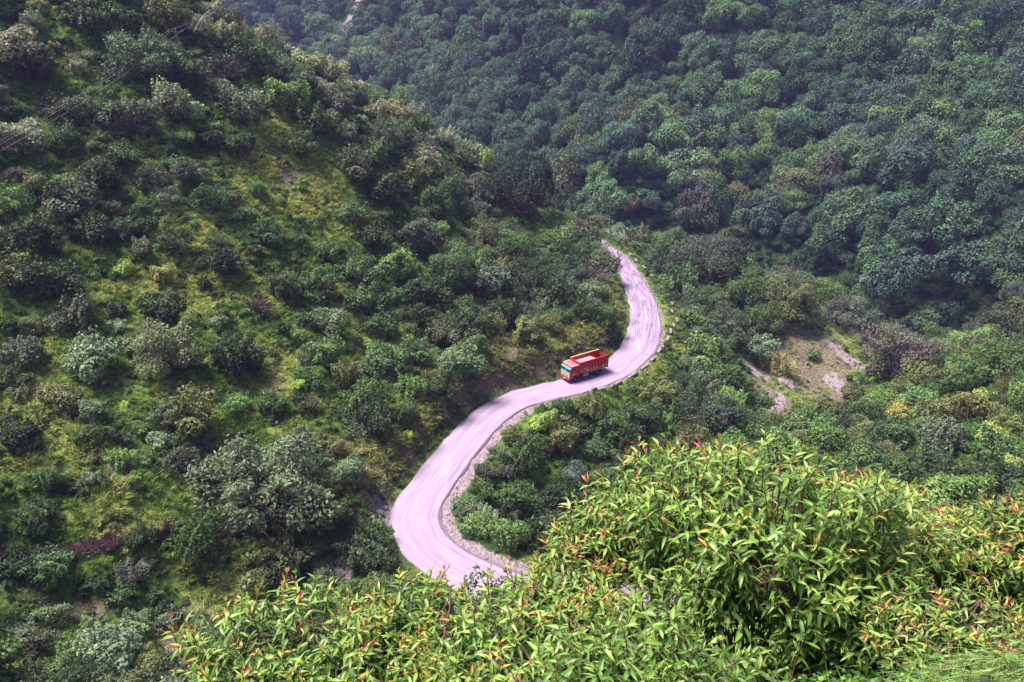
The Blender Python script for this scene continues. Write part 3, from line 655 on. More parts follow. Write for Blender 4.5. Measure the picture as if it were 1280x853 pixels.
def pick_col(u, v, x, y, g):
    ridge = v < 60+.36*max(u-250, 0)+50 and u < 620
    t = g.random(); warm = float(vnoise(np.array(x/14), np.array(y/14), 77))
    if ridge and t < .34: return 'khaki'
    if u > 860 and v > 430: tab = [('green', .3), ('lush', .22), ('olive', .2), ('dark', .12), ('slate', .08), ('lime', .08)]
    elif u < 430 and v > 160: tab = [('green', .24), ('dark', .22), ('grey', .14), ('slate', .13), ('lush', .08), ('olive', .11), ('lime', .03), ('purple', .03), ('rust', .02)]
    else: tab = [('green', .27), ('dark', .26), ('slate', .15), ('grey', .09), ('olive', .13), ('lush', .08), ('purple', .008)]
    t = (g.random()*.55+warm*.45); s = 0
    t = min(max((t-.15)/.7, 0), .999)
    for k_, p_ in tab:
        s += p_
        if t < s/sum(b for _, b in tab): return k_
    return tab[-1][0]
cols = [pick_col(u[i], v[i], x[i], y[i], g) for i in range(len(x))]
size = Rr/d*inview; order = np.argsort(-size); NB = 300-sum(1 for o in scene.objects if o.get('category') == 'bush')
NT_ = 0; single = order[:0]
chosen = [i for i in order if inview[i]][:max(0, NB)]
chs = set(chosen)
for i in chosen:
    w = 2*Rr[i]/d[i]*FPX; sz = 'large' if w > 60 else 'medium' if w > 42 else 'small' if w > 26 else 'tiny'
    plant(P[i], Rr[i], cols[i], 'm', 'bush', 'bush', label_for('%s %s bush' % (sz, COL[cols[i]][1]), u[i], v[i], LAND), 'bushes on the valley slopes', asp=g.uniform(.85, 1.15), parts=w > 30)
rest = [i for i in range(len(x)) if i not in chs]
src_s = [recopy(m[0], LEAF_I) for m in F_SMALL]; src_m = [recopy(m[0], LEAF_I) for m in F_MED]
if rest:
    rr = np.array(rest); idx = np.where(Rr[rr] > 1.5, 5+g.integers(0, 7, len(rr)), g.integers(0, 5, len(rr)))
    tint = np.array([jcol(COL[cols[i]][0], g)[:3] for i in rr]); s = Rr[rr, None]/.95*g.uniform(.88, 1.12, (len(rr), 3))
    many('small_bushes', P[rr]-np.array((0, 0, .12)), np.c_[g.normal(0, .06, (len(rr), 2)), g.uniform(0, 6.28, len(rr))], s, idx, tint, src_s+src_m)

# ---- low weeds and grass tufts
def scatter_ground(name, n, fn, sources, size, tintf, seed):
    g = np.random.default_rng(seed); U = g.uniform(-60, 1340, n); Vv = g.uniform(-10, 860, n)
    # spread over the ground by area: world-space draws, kept where useful
    x = g.uniform(-125, 150, n); y = g.uniform(44, 215, n); w = fn(x, y, g); m = g.random(n) < w
    x, y = x[m], y[m]; z = H(x, y); P = np.c_[x, y, z]; s = seen(P+np.array((0, 0, .6))); P = P[s]
    n = len(P); sc = size(P, g)[:, None]*g.uniform(.8, 1.2, (n, 3)); rot = np.c_[g.normal(0, .15, (n, 2)), g.uniform(0, 6.28, n)]
    many(name, P, rot, sc, g.integers(0, len(sources), n), tintf(P, g), sources); return n
GRS = leafmat('grass_blades', 'inst', rough=.7, trans=.3, tip=(.42, .38, .16))
tufts = [recopy(tuft_mesh('tuft', 700+i, 26, 1.0, GRS, spread=.45, w=.05), GRS) for i in range(4)]
def w_tuft(x, y, g):
    rd, sd, ri = road_dist(x, y); st = sample(straw, x, y); low = (x < -5) & (y < 140)
    w = .35+.6*st+.25*low; w = w*(1-.5*bare(x, y))*(rd > RHW[ri]+.7)*(1-.9*sample(gravel, x, y))*(1-.65*sample(earth, x, y))*~is_far(x, y)*((y > 48) | (x > 20))
    nv = (sd < 0) & (rd < RHW[ri]+3) & (RC[ri, 1] < 104); return w*np.where(nv, .12, 1)*np.where(fbm(x/3, y/3, 3, 31) > .42, 1, .45)
def t_tuft(P, g):
    n = len(P); f = fbm(P[:, 0]/5, P[:, 1]/5, 3, 41); st = sample(straw, P[:, 0], P[:, 1]); f = np.clip((f-.35)*2.2+st*.35+g.normal(0, .14, n), 0, 1)[:, None]
    a, b, c = np.array((.045, .085, .018)), np.array((.115, .185, .035)), np.array((.24, .25, .075))
    return np.where(f < .5, a+(b-a)*f*2, b+(c-b)*(f-.5)*2)
scatter_ground('grass', 260000, w_tuft, tufts, lambda P, g: g.uniform(.35, .85, len(P)), t_tuft, 51)
def w_weed(x, y, g):
    rd, sd, ri = road_dist(x, y); w = .45*(1-.75*bare(x, y))*(rd > RHW[ri]+1.1)*(1-.95*sample(gravel, x, y))*(1-.7*sample(earth, x, y))*(1-.45*sample(straw, x, y))*~is_far(x, y)*((y > 48) | (x > 20))
    nv = (sd < 0) & (rd < RHW[ri]+3.2) & (RC[ri, 1] < 104)
    return w*np.where(nv, .15, 1)*np.where(fbm(x/4.5, y/4.5, 3, 61) > .45, 1, .3)
def t_weed(P, g):
    n = len(P); pal = np.array([COL[k][0] for k in ('dark', 'green', 'green', 'olive', 'lush', 'grey', 'lime', 'slate', 'rust')]); k = g.choice(9, n, p=[.2, .2, .16, .13, .12, .08, .03, .06, .02]); return pal[k]*g.uniform(.8, 1.25, (n, 1))
scatter_ground('undergrowth', 90000, w_weed, src_s, lambda P, g: np.clip(np.exp(g.normal(-.75, .35, len(P))), .22, .95), t_weed, 52)
# long dry grass hanging over the cut bank
hang = [recopy(tuft_mesh('hanging_tuft', 720+i, 36, 1.3, GRS, spread=.5, w=.05, lean=.75), GRS) for i in range(3)]
def w_bank(x, y, g):
    rd, sd, ri = road_dist(x, y); return 1.*(sd > 0)*(rd > RHW[ri]+2.0)*(rd < RHW[ri]+7)*(RC[ri, 1] < 170)*(RC[ri, 1] > 78)*(fbm(x/2, y/2, 3, 71) > .40)
def t_bank(P, g):
    f = np.clip(g.normal(.45, .3, len(P)), 0, 1)[:, None]; return np.array((.06, .095, .02))*(1-f)+np.array((.26, .22, .085))*f
scatter_ground('bank_grass', 110000, w_bank, hang, lambda P, g: g.uniform(.5, 1.0, len(P)), t_bank, 53)
# purple weeds along the ledge, lower left
pts = []
poly = [(0, 694), (60, 690), (120, 684), (150, 668), (200, 664), (262, 662), (300, 660), (340, 664), (385, 654), (405, 644)]
gg = np.random.default_rng(3)
for (u0, v0), (u1, v1) in zip(poly[:-1], poly[1:]):
    for k in range(int(math.hypot(u1-u0, v1-v0)/2.2)):
        t = gg.random(); q = hit(u0+(u1-u0)*t, v0+(v1-v0)*t+gg.normal()*3.2, .3)
        if q is not None: pts.append(q)
pts = np.array(pts); n = len(pts); tw = [recopy(m[0], TWIG_I) for m in F_TWIG]
many('purple_weeds', pts, np.c_[gg.normal(0, .3, (n, 2)), gg.uniform(0, 6.28, n)], gg.uniform(.5, .95, (n, 1))*np.array((1, 1, .9)), gg.integers(0, 3, n),
     np.array((.075, .035, .05))*gg.uniform(.6, 1.5, (n, 1)), tw)

# ------------------------------------------------------------ the wood on the far mountainside
g = np.random.default_rng(23)
cand = grid_pts(-260, 420, 150, 640, 6.9, g); x, y = cand.T
far_ok = is_far(x, y); x, y = x[far_ok], y[far_ok]; z = H(x, y)
u, v, d = proj(np.c_[x, y, z+5]); k = (u > -150) & (u < 1450) & (v > -160) & (v < 700); x, y, z = x[k], y[k], z[k]
sc_ok = sample(scar, x, y) < .3; x, y, z = x[sc_ok], y[sc_ok], z[sc_ok]
Rr = np.clip(np.exp(g.normal(1.72, .26, len(x))), 2.8, 8.6)*(1-.12*sstep(200, 260, 0*x+230)*0); P = np.c_[x, y, z]
u, v, d = proj(P+np.c_[0*x, 0*x, Rr*.8]); s = seen(P+np.c_[0*x, 0*x, Rr*1.6])
hp = np.array([a for a in placed if a[1] > 140] or [(0, 0, 0)]); clash = (np.hypot(hp[:, 0][None]-x[:, None], hp[:, 1][None]-y[:, None]) < hp[:, 2][None]*1.0+Rr[:, None]*.6).any(1)
P, Rr, u, v, d, s = P[~clash], Rr[~clash], u[~clash], v[~clash], d[~clash], s[~clash]
FC = dict(leaf=((.040, .090, .038), 'mid green'), deep=((.016, .042, .024), 'dark green'), bright=((.070, .140, .046), 'bright green'), viol=((.052, .056, .050), 'purple brown'), pale=((.16, .16, .085), 'pale yellow grey'), bluish=((.036, .074, .054), 'blue green'), oliv=((.075, .090, .030), 'olive'))
t = g.random(len(P))*.6+.4*np.array(vnoise(P[:, 0]/28, P[:, 1]/28, 5)); t = (t-t.min())/(t.max()-t.min())
keys = np.array(['deep', 'leaf', 'bluish', 'bright', 'oliv', 'viol', 'pale']); ck = keys[np.searchsorted([.26, .56, .74, .90, .965, .992], t)]
sc = Rr/d*(s & (u > 0) & (u < 1280) & (v > 2) & (v < 500)); order = [i for i in np.argsort(-sc) if sc[i] > 0][:300]; chs = set(order)
COL.update(FC)
for i in order:
    w = 2*Rr[i]/d[i]*FPX; sz = 'big' if w > 48 else 'middling' if w > 36 else 'small'
    plant(P[i], Rr[i]*1.12, ck[i], 'f', 'forest_tree', 'tree', label_for('%s %s forest tree' % (sz, FC[ck[i]][1]), u[i], v[i], FLAND), 'trees of the wood on the far mountainside', asp=g.uniform(1., 1.3), parts=False)
rr = np.array([i for i in range(len(P)) if i not in chs]); src_f = [recopy(m[0], LEAF_I) for m in F_FOREST]
tint = np.array([jcol(FC[ck[i]][0], g)[:3] for i in rr])
many('distant_forest', P[rr]-np.array((0, 0, .5)), np.c_[g.normal(0, .06, (len(rr), 2)), g.uniform(0, 6.28, len(rr))], Rr[rr, None]*1.12*np.c_[g.uniform(.9, 1.1, (len(rr), 2)), g.uniform(1., 1.3, len(rr))], g.integers(0, 8, len(rr)), tint, src_f)
# understorey that closes the gaps between the crowns
cand = np.concatenate((grid_pts(-60, 200, 150, 300, 2.1, g), grid_pts(-200, 330, 300, 560, 3.6, g))); x, y = cand.T; k = is_far(x, y) & (sample(scar, x, y) < .3); x, y = x[k], y[k]; P2 = np.c_[x, y, H(x, y)]; u2, v2, _ = proj(P2); k = (u2 > -100) & (u2 < 1380) & (v2 > -60) & (v2 < 600); P2 = P2[k]; P2 = P2[seen(P2+np.array((0, 0, 4)))]; n = len(P2)
many('forest_understorey', P2, np.c_[g.normal(0, .1, (n, 2)), g.uniform(0, 6.28, n)], g.uniform(1.2, 2.4, (n, 1))*np.ones((1, 3)), g.integers(0, 7, n), np.array((.020, .050, .020))*g.uniform(.6, 1.6, (n, 1)), src_m)
print('PLANTS', n_hand, len(rest), len(rr), n)
# ------------------------------------------------------------ box helper
def boxes(lst):
    """list of (cx,cy,cz, sx,sy,sz[, taper_x, taper_y]) -> V, Q"""
    V, Q = [], []
    for b in lst:
        cx, cy, cz, sx, sy, sz = b[:6]; tx, ty = (b[6], b[7]) if len(b) > 6 else (1, 1); o = len(V)
        for z_, kx, ky in ((-1, 1, 1), (1, tx, ty)):
            for a, c in ((-1, -1), (1, -1), (1, 1), (-1, 1)): V.append((cx+a*sx/2*kx, cy+c*sy/2*ky, cz+z_*sz/2))
        Q += [(o+3, o+2, o+1, o), (o+4, o+5, o+6, o+7)]+[(o+i, o+(i+1) % 4, o+4+(i+1) % 4, o+4+i) for i in range(4)]
    return np.array(V, float), np.array(Q)
def box_part(name, lst, mat, parent=None, bevel=.0, loc=None, rot=None, **pr):
    V, Q = boxes(lst); me = mesh_np(name, V, quads=Q, mats=[mat])
    if bevel:
        bm = bmesh.new(); bm.from_mesh(me); bmesh.ops.bevel(bm, geom=bm.edges[:], offset=bevel, segments=2, affect='EDGES', profile=.6); bm.to_mesh(me); bm.free()
    o = link(name, me, parent, loc, **pr)
    if rot: o.rotation_euler = rot
    return o
def extrude_profile(name, prof, y0, y1, mat, parent=None, bevel=0., **pr):
    """closed x,z outline swept across the width"""
    bm = bmesh.new(); a = [bm.verts.new((x, y0, z)) for x, z in prof]; b = [bm.verts.new((x, y1, z)) for x, z in prof]
    bm.faces.new(a[::-1]); bm.faces.new(b); n = len(prof)
    for i in range(n): bm.faces.new((a[i], a[(i+1) % n], b[(i+1) % n], b[i]))
    bmesh.ops.recalc_face_normals(bm, faces=bm.faces)
    if bevel: bmesh.ops.bevel(bm, geom=bm.edges[:], offset=bevel, segments=2, affect='EDGES', profile=.6)
    me = bpy.data.meshes.new(name); bm.to_mesh(me); bm.free(); me.materials.append(mat); return link(name, me, parent, **pr)
def disc_y(name, r, y0, y1, mat, parent, loc=(0, 0, 0), seg=24, rin=0, prof=None):
    bm = bmesh.new(); P = prof or [(rin, y0), (r*.94, y0), (r, y0+(y1-y0)*.15), (r, y1-(y1-y0)*.15), (r*.94, y1), (rin, y1)]
    rings = [[bm.verts.new((math.cos(k*6.2832/seg)*q, yy, math.sin(k*6.2832/seg)*q)) for k in range(seg)] for q, yy in P if q > 0]
    for A, B in zip(rings[:-1], rings[1:]):
        for k in range(seg): bm.faces.new((A[k], A[(k+1) % seg], B[(k+1) % seg], B[k]))
    if rin == 0: bm.faces.new(rings[0]); bm.faces.new(rings[-1][::-1])
    bmesh.ops.recalc_face_normals(bm, faces=bm.faces); me = bpy.data.meshes.new(name); bm.to_mesh(me); bm.free(); me.materials.append(mat)
    for p in me.polygons: p.use_smooth = len(p.vertices) == 4
    return link(name, me, parent, loc)

# ------------------------------------------------------------ the truck
RED = plain('truck_red', (.46, .016, .020), .45, .4, var=.25, scale=2.5); ORG = plain('truck_orange', (.42, .034, .020), .4, .45, var=.2, scale=3); DRED = plain('truck_dark_red', (.22, .02, .03), .6, .3, var=.3)
TEAL = plain('truck_teal', (.04, .30, .33), .4, .4); PINKW = plain('truck_pink_white', (.50, .34, .44), .5, .4); BLK = plain('truck_black', (.018, .015, .02), .6, .3); TYRE = plain('tyre_rubber', (.02, .018, .022), .85, .2)
RIM = plain('rim_paint', (.45, .40, .46), .45, .5); YEL = plain('truck_yellow', (.80, .52, .06), .5, .4); WHT = plain('truck_white', (.78, .74, .78), .5, .4); LOADP = plain('load_cloth', (.30, .17, .21), .9, .1, var=.25, scale=3)
gl = NT('windscreen_glass'); gl.col((.012, .03, .04)); gl.p.inputs['Roughness'].default_value = .08; gl.p.inputs['Specular IOR Level'].default_value = .7; GLASS = gl.m
hl = NT('headlight_glass'); hl.col((.75, .73, .7)); hl.p.inputs['Roughness'].default_value = .15; HLG = hl.m
ta = at_y(720, 473, 111.4); tb = at_y(746, 466.5, 113.6)
TH = math.atan2(-math.sin(R(33)), -math.cos(R(33)))      # heading, down the road towards the lower left
tc = Vector((11.3, 112.4, ROADZ+.06))
truck = thing('truck', 'red and orange open-backed cargo truck driving down the road', 'truck', tc, (0, 0, TH))
L, W = 7.4, 2.45
# chassis and running gear
box_part('chassis', [(-.2, .42, .78, 6.6, .12, .22), (-.2, -.42, .78, 6.6, .12, .22)]+[(x_, 0, .78, .12, .8, .16) for x_ in (-3.2, -1.8, -.4, 1., 2.6)], BLK, truck)
cabp = [(3.62, .62), (3.70, 1.30), (3.66, 1.62), (3.44, 2.48), (3.30, 2.70), (2.95, 2.76), (1.98, 2.76), (1.98, .70), (2.16, .70), (2.30, 1.06), (2.62, 1.20), (2.98, 1.06), (3.10, .62)]
cab = extrude_profile('cab', cabp, -1.16, 1.16, ORG, truck, bevel=.04)
def slab(name, corners, th, mat, parent, **pr):
    c = [Vector(p) for p in corners]; n = (c[1]-c[0]).cross(c[3]-c[0]).normalized()*th
    V = [tuple(p) for p in c]+[tuple(p+n) for p in c]
    return link(name, mesh_np(name, V, quads=[(3, 2, 1, 0), (4, 5, 6, 7), (0, 1, 5, 4), (1, 2, 6, 5), (2, 3, 7, 6), (3, 0, 4, 7)], mats=[mat]), parent, **pr)
def fx(z): return 3.66-(z-1.62)*(.22/.86) if z > 1.62 else 3.70-(z-1.30)*.125
for s in (1, -1):
    a, b = sorted((s*.05, s*1.02)); slab('windscreen', [(fx(1.86)+.02, a, 1.86), (fx(1.86)+.02, b, 1.86), (fx(2.30)+.02, b, 2.30), (fx(2.30)+.02, a, 2.30)], .02, GLASS, truck)
slab('windscreen_divider', [(fx(1.86)+.04, -.045, 1.86), (fx(1.86)+.04, .045, 1.86), (fx(2.30)+.04, .045, 2.30), (fx(2.30)+.04, -.045, 2.30)], .03, WHT, truck)
slab('sun_visor', [(fx(2.32)+.20, -1.12, 2.30), (fx(2.32)+.20, 1.12, 2.30), (fx(2.5)+.03, 1.12, 2.50), (fx(2.5)+.03, -1.12, 2.50)], .04, TEAL, truck)
slab('teal_band', [(fx(1.66)+.03, -1.10, 1.66), (fx(1.66)+.03, 1.10, 1.66), (fx(1.84)+.03, 1.10, 1.84), (fx(1.84)+.03, -1.10, 1.84)], .03, TEAL, truck)
slab('pink_band', [(fx(1.34)+.03, -1.12, 1.34), (fx(1.34)+.03, 1.12, 1.34), (fx(1.60)+.03, 1.12, 1.60), (fx(1.60)+.03, -1.12, 1.60)], .03, PINKW, truck)
gr = box_part('grille', [(3.70, 0, 1.08, .06, 1.3, .36)], BLK, truck)
for k in range(4): box_part('grille_bar', [(3.74, 0, .95+k*.085, .03, 1.26, .03)], YEL if k % 2 else RIM, gr)
bp = box_part('bumper', [(3.80, 0, .66, .20, 2.40, .26)], DRED, truck, bevel=.03); box_part('number_plate', [(3.91, 0, .66, .02, .5, .14)], YEL, bp)
for s in (1, -1):
    disc = disc_y('headlight', .13, -.03, .05, HLG, truck, (3.72, s*.86, 1.02)); disc.rotation_euler = (0, 0, -R(90))
    box_part('turn_lamp', [(3.72, s*1.05, 1.26, .05, .12, .08)], YEL, truck)
    mr = link('mirror', mesh_np('mirror', *[boxes([(3.50, s*1.42, 2.02, .06, .20, .38)])[0]], quads=boxes([(0, 0, 0, 1, 1, 1)])[1], mats=[BLK]), truck)
    V_, Q_ = tube([(3.45, s*1.14, 2.3), (3.50, s*1.40, 2.22)], [.015, .015], 4); link('mirror_arm', mesh_np('mirror_arm', V_, quads=Q_, mats=[BLK]), mr)
    dr = slab('door', [(2.62, s*1.165, 1.12), (3.42, s*1.165, 1.12), (3.30, s*1.165, 2.55), (2.62, s*1.165, 2.55)] if s < 0 else [(3.42, s*1.165, 1.12), (2.62, s*1.165, 1.12), (2.62, s*1.165, 2.55), (3.30, s*1.165, 2.55)], .02, RED, truck)
    slab('side_window', [(2.70, s*1.19, 1.80), (3.42, s*1.19, 1.80), (3.30, s*1.19, 2.42), (2.70, s*1.19, 2.42)] if s < 0 else [(3.42, s*1.19, 1.80), (2.70, s*1.19, 1.80), (2.70, s*1.19, 2.42), (3.30, s*1.19, 2.42)], .015, GLASS, dr)
    box_part('handle', [(2.76, s*1.20, 1.62, .14, .03, .03)], RIM, dr)
    box_part('door_stripe', [(3.0, s*1.195, 1.52, .62, .012, .06), (2.98, s*1.195, 1.40, .5, .012, .045), (3.0, s*1.195, 1.28, .62, .012, .05)], YEL, dr)
box_part('roof_rim', [(3.28, 0, 2.79, .10, 2.36, .07), (2.62, 1.14, 2.80, 1.25, .08, .07), (2.62, -1.14, 2.80, 1.25, .08, .07)], PINKW, truck)
box_part('roof_panel', [(2.62, 0, 2.79, 1.15, 2.16, .05)], LOADP, truck)
for k, yy in enumerate((-.6, 0, .6)): box_part('roof_rack_bar', [(2.62, yy, 2.845, 1.0, .12, .05)], RED, truck)
# the open body
X0, X1, ZB, ZT = -3.75, 1.86, 1.12, 3.05
box_part('load_floor', [((X0+X1)/2, 0, ZB, X1-X0, 2.3, .10)], DRED, truck)
def side_wall(s):
    sd = box_part('side_panel', [((X0+X1)/2, s*1.20, (ZB+ZT)/2+.02, X1-X0, .05, ZT-ZB)], RED, truck)
    n = 9
    for k in range(n+1): box_part('rib', [(X0+.06+(X1-X0-.12)*k/n, s*1.255, (ZB+ZT)/2, .09, .07, ZT-ZB+.04)], ORG if k % 3 else RED, sd)
    box_part('top_rail', [((X0+X1)/2, s*1.22, ZT+.05, X1-X0+.06, .13, .07)], ORG if s > 0 else plain('rail_bleached', (.62, .42, .26), .6, .2), sd)
    box_part('lower_rail', [((X0+X1)/2, s*1.25, ZB+.05, X1-X0, .13, .12)], DRED, sd)
    if s > 0:
        gs = random.Random(4)
        for k in range(9):           # painted panel devices between the ribs
            xc = X0+.06+(X1-X0-.12)*(k+.5)/n
            m_ = (YEL, WHT, TEAL, YEL, WHT)[k % 5]
            box_part('painted_motif', [(xc, 1.232, ZB+.32, .36, .012, .10), (xc, 1.232, ZB+.50, .12, .012, .20)], m_, sd)
        box_part('painted_line', [((X0+X1)/2-.3, 1.321, ZB+.06, 4.2, .012, .05)], YEL, sd)
        for k in range(3): box_part('white_painted_letter', [(.35+k*.36, 1.233, 1.86, .10, .014, .30), (.42+k*.36, 1.235, 1.96, .20, .012, .06)], WHT, sd)
side_wall(1); side_wall(-1)
fb = box_part('front_board', [(X1+.02, 0, (ZB+ZT)/2+.06, .06, 2.46, ZT-ZB+.12)], RED, truck)
tg = box_part('tailgate', [(X0-.02, 0, (ZB+ZT)/2-.1, .06, 2.40, ZT-ZB-.2)], DRED, truck)
for k in range(5): box_part('rib', [(X0-.07, -1.0+k*.5, (ZB+ZT)/2-.1, .06, .09, ZT-ZB-.2)], RED, tg)
for s in (1, -1): box_part('tail_lamp', [(X0-.06, s*1.0, ZB-.14, .06, .2, .12)], RED, truck)
def wheel(x_, y_, dual=False):
    w = link('wheel', None, truck, (x_, y_, .50)); s = 1 if y_ > 0 else -1
    for k in range(2 if dual else 1):
        yo = -s*.30*k
        disc_y('tyre', .50, -.13, .13, TYRE, w, (0, yo, 0), 28, 0, [(.30, -.11), (.44, -.13), (.50, -.09), (.50, .09), (.44, .13), (.30, .11)])
    disc_y('rim', .30, -.10, .105, RIM, w, (0, 0, 0), 20, 0, [(.30, -.10), (.30, .10), (.27, .085), (.12, .06 if dual else .10), (.10, .13), (.04, .14)] if s > 0 else [(.30, .10), (.30, -.10), (.27, -.085), (.12, -.06 if dual else -.10), (.10, -.13), (.04, -.14)])
for s in (1, -1):
    wheel(2.64, s*1.03); wheel(-1.75, s*1.06, True)
    box_part('mudguard', [(-1.75, s*1.05, 1.06, 1.25, .5, .05), (-1.1, s*1.05, .95, .05, .5, .2), (-2.4, s*1.05, .8, .05, .5, .5)], BLK, truck)
    box_part('step', [(2.2, s*1.1, .5, .4, .2, .05)], BLK, truck)
bt = box_part('fuel_tank', [(.5, .92, .72, 1.0, .42, .42)], plain('tank', (.3, .26, .3), .5, .4), truck, bevel=.06); box_part('tool_box', [(.5, -.92, .72, .9, .42, .40)], BLK, truck)
# folded cloth over the load, drawn in ribs
nx_, ny_ = 60, 16; VV = []
for j in range(ny_+1):
    for i in range(nx_+1):
        xx = X1-.12-3.9*i/nx_; yy = -1.14+2.28*j/ny_
        zz = 2.50+.10*abs(math.sin(i/nx_*math.pi*7))**.7+.10*math.sin(yy*1.6+.8)-(.55 if i == nx_ else 0)*1-.25*sstep(.9, 1., i/nx_)+.04*vnoise(xx*3, yy*3, 5)
        VV.append((xx, yy, float(zz)))
ii = np.arange((nx_+1)*(ny_+1)).reshape(ny_+1, nx_+1); qq = np.stack((ii[:-1, :-1], ii[1:, :-1], ii[1:, 1:], ii[:-1, 1:]), -1).reshape(-1, 4)
cl = thing('load_cover', 'dusty pink cloth pulled in ribs over the truck load', 'cover', tuple(tc), (0, 0, TH), data=mesh_np('load_cover', VV, quads=qq, mats=[LOADP], smooth=True))

# ------------------------------------------------------------ power poles and lines
WOOD = plain('pole_wood', (.20, .15, .16), var=.3, scale=3); PORC = plain('insulator', (.45, .42, .46), .3, .5); WIRE = plain('wire', (.26, .25, .28), .4, .5)
def pole_mesh(h, r0=.15, r1=.10): V_, Q_ = tube([(0, 0, -1.5), (0, 0, h*.5), (0, 0, h)], [r0, (r0+r1)/2, r1], 8); return mesh_np('pole', V_, quads=Q_, mats=[WOOD], smooth=True)
pb = hit(226, 78, 0); dep = proj(pb)[2][0]; top = at_d(225, 47, dep); ph_ = max(top[2]-pb[2], 5)
pole = thing('power_pole', 'single wooden power pole with short crossarm among trees on the ridge', 'power pole', tuple(pb), (0, 0, R(25)))
link('post', pole_mesh(ph_), pole)
arm = box_part('crossarm', [(0, .14, ph_-.35, 2.3, .12, .14)], WOOD, pole); arm2 = box_part('crossarm', [(0, .14, ph_-1.3, 1.5, .12, .12)], WOOD, pole)
for x_ in (-1.05, 1.05): box_part('insulator', [(x_, .14, ph_-.16, .14, .14, .24, .6, .6)], PORC, arm)
box_part('insulator', [(0, 0, ph_+.12, .14, .14, .24, .6, .6)], PORC, pole)
hb_ = hit(297, 46, 0); dep2 = proj(hb_)[2][0]; t2 = at_d(297, 9, dep2); hh = max(t2[2]-hb_[2], 6)
tp = thing('twin_power_pole', 'pair of wooden power poles joined by two crossbeams on the skyline ridge', 'power pole', tuple(hb_), (0, 0, R(8)))
for s in (-1, 1): o = link('post', pole_mesh(hh, .14, .10), tp, (s*1.05, 0, 0))
b1 = box_part('crossbeam', [(0, .13, hh-.3, 3.4, .12, .16)], WOOD, tp); box_part('crossbeam', [(0, .13, hh-1.6, 2.5, .12, .14)], WOOD, tp)
for x_ in (-1.5, 0, 1.5): box_part('insulator', [(x_, .13, hh-.10, .14, .14, .24, .6, .6)], PORC, b1)
def wp(o_p, ang, x_, z_): return np.array((o_p[0]+math.cos(ang)*x_, o_p[1]+math.sin(ang)*x_, o_p[2]+z_))
end = at_d(-160, 262, 92)
names = ['upper', 'middle', 'lower']
for k in range(3):
    a = wp(pb, R(25), (-1.05, 0, 1.05)[k], (ph_-.05, ph_+.24, ph_-.05)[k]); c = wp(hb_, R(8), (-1.5, 0, 1.5)[k], hh+.02); e = end+np.array(((-.5, 0, .6)[k], (.6, 0, -.6)[k], (.5, .2, -.35)[k]))
    for nm_, p0, p1, sag in (('left', e, a, 1.6), ('right', a, c, .5)):
        t = np.linspace(0, 1, 26)[:, None]; pts_ = p0+(p1-p0)*t-np.array((0, 0, sag))*4*t*(1-t)
        V_, Q_ = tube(pts_, [.015]*26, 5)
        thing('power_line', '%s pale power line running from the single pole %s' % (names[k], 'down to the left edge' if nm_ == 'left' else 'up to the twin poles'), 'power line', group='power lines on the left hill', data=mesh_np('power_line', V_, quads=Q_, mats=[WIRE], smooth=True))

# ------------------------------------------------------------ parapet blocks along the outer edge
st = NT('parapet_stone'); nn = st.noise(2.5, 6, None, .7); st.col(st.ramp(nn, [(.3, (.08, .06, .07)), (.5, (.19, .15, .175)), (.7, (.32, .26, .30))])); st.bump(nn, .7, .08); STONE = st.m
def rock_mesh(name, seed, mat, sx=1, sy=1, sz=1, sub=2, rough=.25, boxy=0):
    bm = bmesh.new()
    if boxy: bmesh.ops.create_cube(bm, size=1); bmesh.ops.bevel(bm, geom=bm.edges[:], offset=.08, segments=1, affect='EDGES'); bmesh.ops.subdivide_edges(bm, edges=bm.edges[:], cuts=2, use_grid_fill=True)
    else: bmesh.ops.create_icosphere(bm, subdivisions=sub, radius=.5)
    gs = np.random.default_rng(seed)
    for v in bm.verts:
        c = v.co; n_ = float(vnoise(np.array(c.x*3+seed), np.array(c.y*3+c.z*2.3), seed)); v.co = Vector((c.x*sx, c.y*sy, c.z*sz))*(1+(n_-.5)*rough*2)
    me = bpy.data.meshes.new(name); bm.to_mesh(me); bm.free(); me.materials.append(mat); return me
PB = [(723,281,1.8),(788,319,1.6),(795,326,2.2),(805,335.5,2.2),(815,346,1.6),(829,361,1.3),(835,371,2.2),(840,380.5,1.6),(839.5,390,1.6),(846,401,2.3),(842,408,2.2),(838,416,2.2),(835,423,2.2),(829,433,2.0),(824,440,2.2),(816,450,1.8),(802.5,459,2.6),(785.5,467.5,2.8),(765,477,2.0),(746,483,2.6),(735,485,1.0)]
desc = ['dark capped parapet block beside the farthest bit of road', 'small leaning parapet block just past where the road disappears', 'pale parapet block, first large one past the small leaning block', 'pale parapet block on the grass, second large one down the far verge', 'short parapet block third down the far verge', 'stubby parapet block half sunk in grass above the bend', 'dark sided parapet block at the top of the bend', 'squat pale block between the dark sided block and the bend row', 'squat pale block just above the continuous parapet row',
        'topmost stone of the continuous parapet row', 'second stone from the top of the parapet row', 'third stone from the top of the parapet row', 'fourth stone from the top of the parapet row', 'pale parapet stone where the row starts to curve in', 'weathered parapet stone at the widest part of the bend', 'low parapet stone after the widest part of the bend', 'long parapet block behind the truck on the outer edge', 'longest parapet block beyond the truck tail', 'parapet block on the outer edge level with the truck wheels', 'long low parapet block just below the truck', 'small white upright marker stone below the truck']
